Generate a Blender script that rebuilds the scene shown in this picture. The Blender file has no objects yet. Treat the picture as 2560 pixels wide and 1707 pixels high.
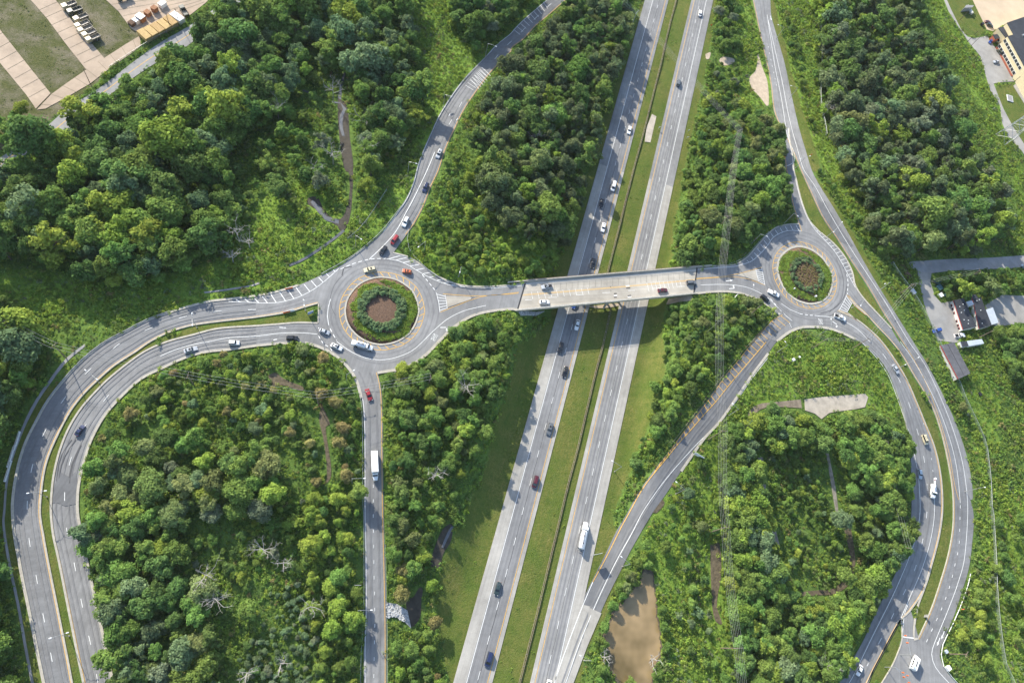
import bpy, bmesh, math, random
import numpy as np
from mathutils import Vector, Matrix
from mathutils.geometry import tessellate_polygon
S = bpy.context.scene
rng = np.random.default_rng(11); random.seed(11)
# ------------------------------------------------------------------ camera, sky, sun, exposure
CH = 275.0; NX, NY, FOC = 895.0, 1615.0, 1750.0            # height above the highway, image nadir, focal length (2560 px wide frame)
_n = np.array([NX-1280, NY-853.5, FOC]); _n /= np.linalg.norm(_n)
UPV = -_n; EX = np.array([1.0, 0, 0])-_n[0]*_n; EX /= np.linalg.norm(EX); EY = np.cross(UPV, EX)
cam = bpy.data.cameras.new('camera'); cam.lens = FOC/2560*36; cam.sensor_width = 36; cam.clip_end = 8000; cam.clip_start = 1
camo = bpy.data.objects.new('camera', cam); S.collection.objects.link(camo)
_m = Matrix.Identity(4)
for i, b in enumerate((EX, EY, UPV)):
    _m[i][0] = b[0]; _m[i][1] = -b[1]; _m[i][2] = -b[2]
_m[2][3] = CH; camo.matrix_world = _m; S.camera = camo
SUN_EL = math.radians(29); SH_AZ = math.radians(-57.5)     # direction in which shadows fall on the ground
world = bpy.data.worlds.new('World'); S.world = world; world.use_nodes = True
nt = world.node_tree; sky = nt.nodes.new('ShaderNodeTexSky'); sky.sky_type = 'NISHITA'; sky.sun_disc = False
sky.sun_elevation = SUN_EL; sky.sun_rotation = math.atan2(-math.cos(SH_AZ), -math.sin(SH_AZ))
nt.links.new(sky.outputs[0], nt.nodes['Background'].inputs[0]); nt.nodes['Background'].inputs[1].default_value = 0.15
sl = bpy.data.lights.new('sun', 'SUN'); sl.energy = 4.0; sl.angle = math.radians(0.5); sl.color = (1, 0.935, 0.81)
slo = bpy.data.objects.new('sun', sl); S.collection.objects.link(slo)
slo.rotation_euler = Vector((math.cos(SH_AZ)*math.cos(SUN_EL), math.sin(SH_AZ)*math.cos(SUN_EL), -math.sin(SUN_EL))).to_track_quat('-Z', 'Y').to_euler()
S.view_settings.view_transform = 'Standard'; S.view_settings.look = 'None'; S.view_settings.gamma = 1
S.view_settings.use_curve_mapping = False; S.view_settings.exposure = 1.08
S.cycles.max_bounces = 10; S.cycles.diffuse_bounces = 7; S.cycles.transmission_bounces = 6
S.render.resolution_x = 1024; S.render.resolution_y = 682
# ------------------------------------------------------------------ photo point -> world point
TY = [0, 427, 854, 1280]
def T(s):
    out = []; c = 'A0'
    for t in s.split():
        if t[0] in 'ABCDO': c = t; continue
        x, y = map(float, t.split(','))
        out.append((x*2560/2352, y*2560/2352) if c == 'O' else ('ABCD'.index(c[0])*640+x*.27234, TY[int(c[1])]+y*.27232))
    return np.array(out)
def U(p, z):
    p = np.atleast_2d(np.asarray(p, float)); z = np.broadcast_to(np.asarray(z, float), (len(p),))
    r = np.c_[p[:, 0]-1280, p[:, 1]-853.5, np.full(len(p), FOC)]
    t = (CH-z)/(r@_n)
    return np.c_[(r@EX)*t, (r@EY)*t, z]
def proj(P):
    P = np.atleast_2d(P); v = P[:, :1]*EX+P[:, 1:2]*EY+(P[:, 2:3]-CH)*UPV
    return np.c_[1280+FOC*v[:, 0]/v[:, 2], 853.5+FOC*v[:, 1]/v[:, 2]]
EMB = 9.5                                                  # height of the roundabouts and bridge deck over the highway
CL = U(T('B1 1160,1260'), EMB)[0, :2]; CR = U(T('D1 330,960'), EMB)[0, :2]
_h = U([(1515.6, 427), (1168, 1699)], 0); HD = (_h[0]-_h[1])[:2]; HD /= np.linalg.norm(HD); HN = np.array([HD[1], -HD[0]]); H0 = _h[1][:2]
def sst(a, b, x): t = np.clip((x-a)/(b-a), 0, 1); return t*t*(3-2*t)
def Zup(x, y):
    x = np.asarray(x, float); y = np.asarray(y, float)
    d = CR-CL; t = np.clip(((x-CL[0])*d[0]+(y-CL[1])*d[1])/(d@d), 0, 1)
    return EMB*(1-sst(34, 150, np.hypot(x-CL[0]-t*d[0], y-CL[1]-t*d[1])))
def hoff(x, y): return (np.asarray(x)-H0[0])*HN[0]+(np.asarray(y)-H0[1])*HN[1]
def Z(x, y):
    o = np.abs(hoff(x, y)-15.3); return Zup(x, y)*sst(23.5, 39, o)
def G(s, up=False, h=0):
    p = T(s) if isinstance(s, str) else np.atleast_2d(s); f = Zup if up else Z; P = U(p, h)
    for _ in range(8): P = U(p, f(P[:, 0], P[:, 1])+h)
    return P
def smooth(P, n):
    P = np.asarray(P, float)
    if len(P) == 2:
        t = np.linspace(0, 1, n)[:, None]; return P[0]*(1-t)+P[1]*t
    d = np.r_[0, np.cumsum(np.maximum(np.linalg.norm(np.diff(P[:, :2], axis=0), axis=1), 1e-6)**.75)]
    m = np.empty_like(P); m[1:-1] = (P[2:]-P[:-2])/(d[2:]-d[:-2])[:, None]
    m[0] = (P[1]-P[0])/(d[1]-d[0]); m[-1] = (P[-1]-P[-2])/(d[-1]-d[-2])
    D = np.linspace(0, d[-1], n*6); k = np.clip(np.searchsorted(d, D, 'right')-1, 0, len(P)-2)
    h = (d[k+1]-d[k])[:, None]; t = ((D-d[k])[:, None])/h
    Q = (2*t**3-3*t**2+1)*P[k]+(t**3-2*t**2+t)*h*m[k]+(-2*t**3+3*t**2)*P[k+1]+(t**3-t**2)*h*m[k+1]
    L = np.r_[0, np.cumsum(np.linalg.norm(np.diff(Q[:, :2], axis=0), axis=1))]
    l = np.linspace(0, L[-1], n)
    return np.stack([np.interp(l, L, Q[:, i]) for i in range(Q.shape[1])], 1)
def plen(P): return float(np.linalg.norm(np.diff(np.asarray(P)[:, :2], axis=0), axis=1).sum())
# ------------------------------------------------------------------ materials
MATS = {}
def lin(c): return tuple(((v/255)/12.92 if v/255 <= .04045 else ((v/255+.055)/1.055)**2.4) for v in c)
def mat(name, col, rough=.8, var=.0, scale=.3, col2=None, metal=0, spec=.3, bump=0, coat=0, objrand=0, detail=6):
    if name in MATS: return MATS[name]
    m = bpy.data.materials.new(name); m.use_nodes = True; t = m.node_tree; b = t.nodes['Principled BSDF']; MATS[name] = m
    b.inputs['Roughness'].default_value = rough; b.inputs['Metallic'].default_value = metal
    b.inputs['Specular IOR Level'].default_value = spec; b.inputs['Coat Weight'].default_value = coat
    b.inputs['Base Color'].default_value = (*col, 1)
    if var or col2:
        tc = t.nodes.new('ShaderNodeNewGeometry'); nz = t.nodes.new('ShaderNodeTexNoise'); nz.inputs['Scale'].default_value = scale; nz.inputs['Detail'].default_value = detail
        nz.inputs['Roughness'].default_value = .65
        t.links.new(tc.outputs['Position'], nz.inputs['Vector'])
        r = t.nodes.new('ShaderNodeValToRGB'); r.color_ramp.elements[0].position = .36; r.color_ramp.elements[1].position = .64
        c2 = col2 or tuple(v*(1+var) for v in col); c1 = col if col2 else tuple(v*(1-var) for v in col)
        r.color_ramp.elements[0].color = (*c1, 1); r.color_ramp.elements[1].color = (*c2, 1)
        t.links.new(nz.outputs['Fac'], r.inputs['Fac']); t.links.new(r.outputs[0], b.inputs['Base Color'])
        if bump:
            bp = t.nodes.new('ShaderNodeBump'); bp.inputs['Strength'].default_value = bump; bp.inputs['Distance'].default_value = .3
            t.links.new(nz.outputs['Fac'], bp.inputs['Height']); t.links.new(bp.outputs[0], b.inputs['Normal'])
    return m
def road_mat(name, col, streak, wear=.1):
    """worn pavement: broad blotches + fine grain + long streaks following the given direction (wheel tracks)"""
    m = mat(name, col, .85, spec=.25); t = m.node_tree; b = t.nodes['Principled BSDF']
    g = t.nodes.new('ShaderNodeNewGeometry')
    mp = t.nodes.new('ShaderNodeMapping'); mp.vector_type = 'TEXTURE'
    mp.inputs['Rotation'].default_value = (0, 0, math.atan2(streak[1], streak[0])); mp.inputs['Scale'].default_value = (28, .8, 1)
    t.links.new(g.outputs['Position'], mp.inputs['Vector'])
    fac = None
    for vec, sc, amt in ((mp.outputs[0], 1.0, .10), (g.outputs['Position'], .045, .18), (g.outputs['Position'], .35, .10), (g.outputs['Position'], 3.5, .07)):
        nz = t.nodes.new('ShaderNodeTexNoise'); nz.inputs['Scale'].default_value = sc; nz.inputs['Detail'].default_value = 4
        t.links.new(vec, nz.inputs['Vector'])
        mr = t.nodes.new('ShaderNodeMapRange'); mr.inputs['From Min'].default_value = .3; mr.inputs['From Max'].default_value = .7
        mr.inputs['To Min'].default_value = 1-amt; mr.inputs['To Max'].default_value = 1+amt
        t.links.new(nz.outputs['Fac'], mr.inputs['Value'])
        if fac is None: fac = mr.outputs[0]
        else:
            mu = t.nodes.new('ShaderNodeMath'); mu.operation = 'MULTIPLY'; t.links.new(fac, mu.inputs[0]); t.links.new(mr.outputs[0], mu.inputs[1]); fac = mu.outputs[0]
    hs = t.nodes.new('ShaderNodeVectorMath'); hs.operation = 'SCALE'; hs.inputs[0].default_value = col
    t.links.new(fac, hs.inputs['Scale']); t.links.new(hs.outputs[0], b.inputs['Base Color'])
    return m
HS = tuple(HD)
M_LANE_L = road_mat('asphalt_highway', (.205, .204, .203), HS); M_LANE_R = road_mat('asphalt_highway_pale', (.245, .241, .233), HS)
M_SHO = road_mat('shoulder_concrete', (.335, .318, .285), HS); M_ASPH = road_mat('asphalt_ramp', (.190, .192, .194), (1, .2)); M_ASPH2 = road_mat('asphalt_dark', (.150, .152, .156), (.5, 1))
M_ASPHG = road_mat('asphalt_grey', (.215, .214, .211), (.2, 1)); M_DECK = road_mat('bridge_concrete', (.385, .352, .295), (1, .15))
M_CONC = mat('kerb_concrete', (.40, .37, .31), .9, .14, .8); M_YARD = mat('yard_concrete', (.40, .312, .232), .9, .14, .12); M_LOT = mat('lot_paving', (.30, .285, .26), .9, .15, .12)
M_LOTG = mat('lot_gravel', (.27, .265, .26), .9, .15, .15); M_WHITE = mat('paint_white', (.72, .72, .69), .7, .12, 1.5); M_YEL = mat('paint_yellow', (.64, .37, .075), .7, .14, 1.5)
M_TAR = mat('tar_seal', (.03, .03, .033), .7); M_STEEL = mat('galvanised_steel', (.42, .43, .43), .45, .1, 3, metal=.5); M_RUST = mat('rusty_steel', (.24, .18, .145), .8, .2, 2)
M_WOOD = mat('pole_wood', (.20, .15, .11), .9, .2, 2); M_WIRE = mat('wire', (.36, .36, .35), .5); M_BARK = mat('bark', (.09, .07, .05), .95, .25, 2); M_DEAD = mat('dead_wood', (.36, .335, .30), .95, .15, 2)
M_MULCH = mat('mulch', (.125, .078, .052), .95, .35, 1.6, bump=.5); M_WHITEP = mat('white_metal', (.75, .75, .73), .5); M_GIRD = mat('girder_tan', (.42, .36, .27), .7, .1, 1)
M_LENS = mat('lamp_glass', (.75, .76, .74), .2)
M_GLASS = mat('dark_glass', (.02, .025, .03), .12, spec=.6); M_TYRE = mat('tyre', (.015, .015, .015), .9); M_BLACK = mat('black_plastic', (.02, .02, .022), .6)
M_HEAD = mat('headlight_lens', (.7, .7, .68), .15, spec=.6); M_TAIL = mat('taillight_lens', (.35, .02, .02), .2, spec=.6); M_GREENS = mat('sign_green', (.01, .12, .07), .5); M_ORANGE = mat('orange_plastic', (.75, .16, .02), .6)
M_WATER = mat('muddy_water', (.12, .088, .036), .05, spec=.5, col2=(.33, .235, .12), scale=.05, detail=3); M_STREAM = mat('stream_water', (.085, .09, .10), .05, spec=.6, col2=(.13, .13, .13), scale=.3)
M_MUD = mat('mud', (.055, .048, .037), .9, .25, .7); M_DIRT = mat('dirt', (.115, .092, .058), .95, .35, .9, bump=.4); M_SAND = mat('sand', (.42, .34, .25), .95, .15, .5); M_RIPRAP = mat('riprap_stone', (.40, .40, .39), .9, .4, 1.6, bump=.6)
def leafmat(name, col, trans=.38, jit=.2, bright=1.0):
    m = bpy.data.materials.new(name); m.use_nodes = True; t = m.node_tree; t.nodes.clear(); MATS[name] = m
    out = t.nodes.new('ShaderNodeOutputMaterial'); d = t.nodes.new('ShaderNodeBsdfDiffuse'); tr = t.nodes.new('ShaderNodeBsdfTranslucent'); mx = t.nodes.new('ShaderNodeMixShader')
    mx.inputs[0].default_value = trans
    oi = t.nodes.new('ShaderNodeObjectInfo'); g = t.nodes.new('ShaderNodeNewGeometry')
    nz = t.nodes.new('ShaderNodeTexNoise'); nz.inputs['Scale'].default_value = .55; nz.inputs['Detail'].default_value = 3; t.links.new(g.outputs['Position'], nz.inputs['Vector'])
    def mr(src, a, b, lo=0, hi=1):
        n = t.nodes.new('ShaderNodeMapRange'); n.inputs['From Min'].default_value = lo; n.inputs['From Max'].default_value = hi; n.inputs['To Min'].default_value = a; n.inputs['To Max'].default_value = b
        t.links.new(src, n.inputs['Value']); return n.outputs[0]
    h = t.nodes.new('ShaderNodeHueSaturation'); h.inputs['Color'].default_value = (*[c*bright for c in col], 1)
    t.links.new(mr(oi.outputs['Random'], .478, .518), h.inputs['Hue'])
    w = t.nodes.new('ShaderNodeTexWhiteNoise'); w.noise_dimensions = '1D'; t.links.new(oi.outputs['Random'], w.inputs['W'])
    a = mr(w.outputs['Value'], 1-jit, 1+jit*1.3); b = mr(nz.outputs['Fac'], .68, 1.32, .3, .7)
    mu = t.nodes.new('ShaderNodeMath'); mu.operation = 'MULTIPLY'; t.links.new(a, mu.inputs[0]); t.links.new(b, mu.inputs[1]); 
    rn = mr(g.outputs['Random Per Island'], .72, 1.28); mu2 = t.nodes.new('ShaderNodeMath'); mu2.operation = 'MULTIPLY'; t.links.new(mu.outputs[0], mu2.inputs[0]); t.links.new(rn, mu2.inputs[1])
    t.links.new(mu2.outputs[0], h.inputs['Value'])
    for n in (d, tr): t.links.new(h.outputs[0], n.inputs['Color'])
    t.links.new(d.outputs[0], mx.inputs[1]); t.links.new(tr.outputs[0], mx.inputs[2]); t.links.new(mx.outputs[0], out.inputs[0]); return m
LEAF = {'deep': leafmat('leaf_deep', (.125, .205, .060)), 'mid': leafmat('leaf_mid', (.170, .265, .064)), 'bright': leafmat('leaf_bright', (.255, .345, .064)),
        'blue': leafmat('leaf_bluish', (.165, .240, .115)), 'olive': leafmat('leaf_olive', (.200, .245, .090)), 'pine': leafmat('leaf_pine', (.140, .185, .086)),
        'tan': leafmat('leaf_tan', (.285, .255, .10)), 'grey': leafmat('leaf_greyish', (.190, .230, .135)), 'hedge': leafmat('leaf_hedge', (.20, .29, .135), jit=.1), 'weed': leafmat('leaf_weed', (.235, .335, .06))}
# ------------------------------------------------------------------ objects
def tag(o, label=None, cat=None, group=None, kind=None):
    if label: o['label'] = label
    if cat: o['category'] = cat
    if group: o['group'] = group
    if kind: o['kind'] = kind
    return o
def link(o, parent=None):
    S.collection.objects.link(o)
    if parent: o.parent = parent
    return o
def empty(name, loc, label, cat, rz=0, group=None):
    o = bpy.data.objects.new(name, None); o.location = [float(v) for v in loc]; o.rotation_euler = (0, 0, rz); o.empty_display_size = .3
    return tag(link(o), label, cat, group)
def mesh(name, verts, faces, m, parent=None, sm=False):
    me = bpy.data.meshes.new(name); me.from_pydata([tuple(map(float, v)) for v in verts], [], [tuple(map(int, f)) for f in faces])
    for mm in (m if isinstance(m, (list, tuple)) else [m]): me.materials.append(mm)
    if sm: me.polygons.foreach_set('use_smooth', [True]*len(me.polygons))
    me.update(); return link(bpy.data.objects.new(name, me), parent)
class MB:
    """collects boxes, tubes and lofts into one mesh"""
    def __init__(s): s.v = []; s.f = []
    def add(s, v, f):
        k = len(s.v); s.v += [tuple(p) for p in v]; s.f += [tuple(i+k for i in q) for q in f]; return s
    def box(s, c, d, rz=0, bev=0):
        x, y, z = (q/2 for q in d); b = min(bev, x*.9, y*.9, z*.9); R = Matrix.Rotation(rz, 3, 'Z'); c = Vector(c)
        if b <= 0:
            v = [Vector((i*x, j*y, k*z)) for k in (-1, 1) for j in (-1, 1) for i in (-1, 1)]
            f = [(0, 2, 3, 1), (4, 5, 7, 6), (0, 1, 5, 4), (2, 6, 7, 3), (0, 4, 6, 2), (1, 3, 7, 5)]
        else:
            v = []
            for zz, ins in ((-z, 0), (z-b, 0), (z, b)):
                X, Y = x-ins, y-ins
                v += [Vector(p+(zz,)) for p in ((-X+b, -Y), (X-b, -Y), (X, -Y+b), (X, Y-b), (X-b, Y), (-X+b, Y), (-X, Y-b), (-X, -Y+b))]
            f = [tuple(range(7, -1, -1)), tuple(range(16, 24))]
            for r in (0, 8):
                f += [(r+i, r+(i+1) % 8, r+8+(i+1) % 8, r+8+i) for i in range(8)]
        return s.add([R@p+c for p in v], f)
    def tube(s, pts, r, n=6, r2=None):
        pts = [Vector(p) for p in pts]; V = []; N = len(pts)
        for i, p in enumerate(pts):
            d = (pts[min(i+1, N-1)]-pts[max(i-1, 0)]); d = d.normalized() if d.length > 1e-6 else Vector((0, 0, 1))
            a = d.cross(Vector((0, 0, 1)) if abs(d.z) < .9 else Vector((1, 0, 0))).normalized(); b = d.cross(a)
            rr = r+(0 if r2 is None else (r2-r)*i/max(N-1, 1))
            V += [p+(a*math.cos(q)+b*math.sin(q))*rr for q in [2*math.pi*k/n for k in range(n)]]
        F = [(i*n+k, i*n+(k+1) % n, (i+1)*n+(k+1) % n, (i+1)*n+k) for i in range(N-1) for k in range(n)]
        F += [tuple(range(n-1, -1, -1)), tuple((N-1)*n+k for k in range(n))]
        return s.add(V, F)
    def rings(s, R, cap=True):
        n = len(R[0]); V = [p for r in R for p in r]
        F = [(i*n+k, i*n+(k+1) % n, (i+1)*n+(k+1) % n, (i+1)*n+k) for i in range(len(R)-1) for k in range(n)]
        if cap: F += [tuple(range(n-1, -1, -1)), tuple((len(R)-1)*n+k for k in range(n))]
        return s.add(V, F)
    def build(s, name, m, parent=None, sm=False): return mesh(name, s.v, s.f, m, parent, sm)
def ribbon(mb, A, B, dz, up, cross=4, skirt=.5, n=None, flat=None):
    """sheet between two edge lines, laid on the ground dz above it, with a skirt"""
    n = n or max(4, int(max(plen(A), plen(B))/3.5)); A = smooth(A, n); B = smooth(B, n); f = Zup if up else Z
    V = []; F = []
    for k in range(cross+1):
        P = A[:, :2]+(B-A)[:, :2]*k/cross; z = f(P[:, 0], P[:, 1]) if flat is None else np.full(n, flat)
        V += list(np.c_[P, z+dz])
    for k in range(cross): F += [(k*n+i, k*n+i+1, (k+1)*n+i+1, (k+1)*n+i) for i in range(n-1)]
    for k in (0, cross):
        b = len(V); V += [np.r_[V[k*n+i][:2], V[k*n+i][2]-skirt] for i in range(n)]
        F += [(k*n+i, k*n+i+1, b+i+1, b+i) for i in range(n-1)]
    mb.add(V, F)
def offset(P, d):
    P = np.asarray(P, float); t = np.gradient(P[:, :2], axis=0); t /= np.maximum(np.linalg.norm(t, axis=1), 1e-9)[:, None]
    Q = P.copy(); Q[:, 0] += -t[:, 1]*d; Q[:, 1] += t[:, 0]*d; return Q
def line(mb, P, w, dz, up, n=None, flat=None):
    n = n or max(3, int(plen(P)/2.5)); P = smooth(P, n); ribbon(mb, offset(P, w/2), offset(P, -w/2), dz, up, 1, .02, n, flat)
def dashes(mb, P, w, dz, up, on, off, s0=0, flat=None):
    L = plen(P); P = smooth(P, max(8, int(L))); C = np.r_[0, np.cumsum(np.linalg.norm(np.diff(P[:, :2], axis=0), axis=1))]; s = s0
    while s < C[-1]:
        l = np.linspace(s, min(s+on, C[-1]), 4); line(mb, np.stack([np.interp(l, C, P[:, i]) for i in range(3)], 1), w, dz, up, 4, flat); s += on+off
def ladder(mb, A, B, n, w, dz, up, skew=0, flat=None):
    A = smooth(A, 200); B = smooth(B, 200)
    for i in range(n):
        t = (i+.5)/n; a = A[int(np.clip(t*199, 0, 199))]; b = B[int(np.clip((t+skew)*199, 0, 199))]; line(mb, [a, b], w, dz, up, 4, flat)
def drape(mb, P, dz, up=False, step=5, skirt=.35, flat=None):
    bm = bmesh.new(); vs = [bm.verts.new((p[0], p[1], 0)) for p in P]
    for q in tessellate_polygon([[Vector((p[0], p[1], 0)) for p in P]]):
        if len(set(q)) == 3: bm.faces.new([vs[k] for k in q])
    P = np.asarray(P); f = Zup if up else Z
    if flat is None and np.ptp(f(P[:, 0], P[:, 1])) > .02:
        for ax in (0, 1):
            q = math.ceil(P[:, ax].min()/step)*step
            while q < P[:, ax].max():
                co = [0, 0, 0]; no = [0, 0, 0]; co[ax] = q; no[ax] = 1
                bmesh.ops.bisect_plane(bm, geom=bm.verts[:]+bm.edges[:]+bm.faces[:], plane_co=co, plane_no=no); q += step
    bm.verts.index_update(); bm.normal_update(); c = np.array([v.co for v in bm.verts]); z = (f(c[:, 0], c[:, 1]) if flat is None else np.full(len(c), flat))+dz
    F = [tuple(v.index for v in (q.verts if q.normal.z > 0 else reversed(q.verts))) for q in bm.faces]; V = list(np.c_[c[:, :2], z]); k = len(V)
    V += [np.r_[p[:2], p[2]-skirt] for p in V]; F += [(e.verts[0].index, e.verts[1].index, k+e.verts[1].index, k+e.verts[0].index) for e in bm.edges if len(e.link_faces) == 1]
    bm.free(); mb.add(V, F)
def inpoly(x, y, P):
    r = np.zeros(x.shape, bool); j = len(P)-1
    for i in range(len(P)):
        c = (P[i][1] > y) != (P[j][1] > y)
        if np.any(c): r ^= c & (x < (P[j][0]-P[i][0])*(y-P[i][1])/(P[j][1]-P[i][1]+1e-12)+P[i][0])
        j = i
    return r
BLOCK = []                                                  # outlines of everything paved or wet: no plants grow there
def block(A, B=None): BLOCK.append(np.asarray(A)[:, :2] if B is None else np.r_[np.asarray(A)[:, :2], np.asarray(B)[::-1, :2]])
# ------------------------------------------------------------------ roads (edge lines traced on the ground)
E = {}
ROADS = [  # name, material, up, left edge, right edge, left line, right line
 ('north_road', M_ASPH, False, 'C0 380,-60 320,0 120,170 0,290 B0 2350,300 2200,420 2080,550 1950,680 1850,800 1760,930 1680,1060 1600,1230 1520,1420 1470,1568 B1 1440,120 1370,270 1270,420 1160,560',
  'C0 570,-60 500,0 330,150 220,240 100,370 0,440 B0 2350,470 2220,600 2130,700 2020,850 1920,1000 1830,1180 1740,1380 1680,1568 B1 1600,170 1540,330 1460,480 1380,590', 'w', 'y'),
 ('west_road_outbound', M_ASPH, False, 'B1 400,1050 200,1110 0,1150 A1 2100,1180 1900,1205 1560,1300 1340,1380 1150,1480 980,1568 A2 830,110 700,230 560,390 430,560 330,740 240,920 180,1100 140,1290 120,1450 118,1568 A3 135,200 170,400 215,640 270,900 320,1150 360,1350 405,1568 420,1640',
  'B1 575,1215 450,1250 280,1300 0,1345 A1 2000,1385 1760,1420 1560,1480 1380,1568 A2 1250,90 1050,220 880,370 760,490 640,650 510,900 430,1100 390,1300 370,1568 A3 400,210 440,430 500,730 560,1030 620,1330 665,1568 680,1640', '', 'y'),
 ('west_road_inbound', M_ASPHG, False, 'B1 570,1400 400,1395 200,1410 0,1425 A1 2000,1450 1760,1510 1540,1568 A2 1350,80 1200,180 1000,340 860,480 740,620 630,800 550,1000 500,1200 475,1400 470,1568 A3 490,200 540,430 600,730 660,1030 720,1330 770,1568 785,1640',
  'B2 300,15 150,25 0,40 A2 2100,75 1900,95 1700,150 1500,240 1300,340 1150,470 1000,630 900,780 820,950 760,1150 720,1350 715,1568 A3 740,150 790,400 850,680 920,1000 980,1280 1040,1568 1055,1640', 'y', 'w'),
 ('south_ramp', M_ASPHG, False, 'B2 870,270 930,380 968,520 985,700 990,1000 990,1568 B3 998,400 1000,960 990,1200 990,1640', 'B2 1115,285 1140,380 1160,560 1165,1000 1172,1568 B3 1182,400 1192,800 1197,1200 1197,1640', 'w', 'y'),
 ('merging_ramp', M_ASPH2, False, 'D1 100,1325 0,1410 C2 2205,0 2090,150 1960,300 1830,480 1700,650 1560,840 1450,990 1340,1130 1230,1280 1150,1400 1060,1568 C3 960,170 850,400 740,620 630,840 500,1150 330,1640',
  'D1 240,1420 80,1568 C2 2350,110 2200,310 2050,530 1900,740 1770,880 1640,1060 1550,1190 1490,1280 1390,1430 1290,1568 C3 1100,330 1000,530 870,790 780,1000 690,1230 560,1568 535,1640', '', ''),
 ('right_north_ramp', M_ASPH, False, 'D0 120,1180 130,1330 150,1450 165,1568 D1 190,110 210,250 240,370 280,490 300,560', 'D0 190,1180 200,1300 225,1420 237,1568 D1 260,90 280,180 320,320 380,460 480,570', 'y', 'w'),
 ('right_main_road', M_ASPHG, False, 'C0 2195,-60 2210,0 2270,290 2330,560 D0 0,640 30,820 50,1000 90,1120 160,1260 235,1410 300,1568 D1 400,220 500,430 640,640 760,830 900,1040 1040,1280 1130,1420 D2 1225,0 1320,150 1450,400 1540,640 1610,860 1660,1060 1700,1300 1740,1450',
  'C0 2350,-160 D0 20,0 30,150 100,400 160,620 220,900 290,1200 350,1400 402,1568 D1 480,150 600,340 750,600 870,820 1000,1040 1150,1280 1330,1568 D2 1450,190 1560,400 1680,650 1760,850 1830,1080 1870,1300 1880,1450', 'y', ''),
 ('slip_road', M_ASPH, False, 'D1 735,1150 800,1230 880,1300 1000,1430 1130,1568 D2 1230,130 1330,300 1440,480 1530,660 1600,880 1650,1100 1690,1350 1700,1568 D3 1690,180 1650,400 1580,640 1510,850 1440,1020 1375,1160',
  'D1 790,1030 880,1180 1000,1310 1130,1450 1200,1568 D2 1340,150 1470,400 1560,640 1640,860 1720,1060 1800,1300 1884,1568 D3 1870,300 1840,520 1780,720 1700,960 1620,1150 1570,1280', 'y', ''),
 ('inner_road', M_ASPHG, False, 'D1 430,1435 560,1450 700,1500 800,1550 840,1568 D2 950,90 1050,200 1120,320 1180,480 1230,620 1270,780 1300,960 1312,1200 1315,1568 D3 1290,200 1250,380 1150,600 1000,900 860,1200 700,1480 610,1640',
  'D1 640,1285 800,1360 930,1460 1040,1568 D2 1150,150 1260,330 1350,530 1440,750 1520,950 1570,1150 1595,1350 1597,1568 D3 1570,200 1510,440 1430,700 1300,900 1210,990 1150,1090 1050,1280 960,1450 870,1640', '', 'y'),
]
DZ = .10
for i, (nm, m, up, l, r, cl, cr) in enumerate(ROADS):
    A, B = G(l), G(r); E[nm] = (A, B); block(smooth(A, 60), smooth(B, 60)); mb = MB(); ribbon(mb, A, B, DZ+.008*i, up)
    tag(mb.build(nm, m), kind='structure')
# highway: two straight carriageways, given by their distance from the left edge line
HT = (-60, 640)
def hw(o, t): return np.array([*(H0+HN*o+HD*t), 0.])
def hrib(mb, a, b, dz, t=HT): ribbon(mb, [hw(a, t[0]), hw(a, t[1])], [hw(b, t[0]), hw(b, t[1])], dz, False, 2, .4, 60)
for nm, m, a, b in (('highway_southbound', M_LANE_L, -.3, 7.6), ('highway_northbound', M_LANE_R, 23.7, 31.6)):
    mb = MB(); hrib(mb, a, b, .2); tag(mb.build(nm, m), kind='structure')
mb = MB()
TS = [float((U(T(q), 0)[0, :2]-H0)@HD) for q in ('C0 800,1505', 'C1 1380,118')]
for a, b, k in ((-4.6, -.25, 0), (7.5, 9.0, 0), (22.4, 23.8, 1), (31.5, 35.4, 1)): hrib(mb, a, b, .19, (HT[0], TS[k]))
tag(mb.build('highway_shoulder', M_SHO), kind='structure')
mb = MB()
for a, b, k in ((-4.6, -.25, 0), (7.5, 9.0, 0), (22.4, 23.8, 1), (31.5, 35.4, 1)): hrib(mb, a, b, .19, (TS[k], HT[1]))
tag(mb.build('highway_shoulder_asphalt', road_mat('shoulder_asphalt', (.225, .223, .218), HS)), kind='structure')
mb = MB()
for o in (.95, 2.45, 4.85, 6.3, 25.1, 26.6, 28.8, 30.2): hrib(mb, o-.32, o+.32, .207)
tag(mb.build('wheel_tracks', road_mat('worn_track', (.186, .186, .187), HS)), kind='structure')
block([hw(-4.6, HT[0]), hw(-4.6, HT[1])], [hw(9, HT[0]), hw(9, HT[1])]); block([hw(22.4, HT[0]), hw(22.4, HT[1])], [hw(35.4, HT[0]), hw(35.4, HT[1])])
mb = MB()
ribbon(mb, G('C3 625,840 560,1000 480,1250 380,1568 360,1640'), G('C3 740,870 690,1000 600,1250 480,1568 460,1640'), .195, False)
drape(mb, G('C3 632,843 820,925 690,1230 535,1640 330,1640 500,1200 580,1000'), .212)
tag(mb.build('merge_pavement', M_SHO), kind='structure')
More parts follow.
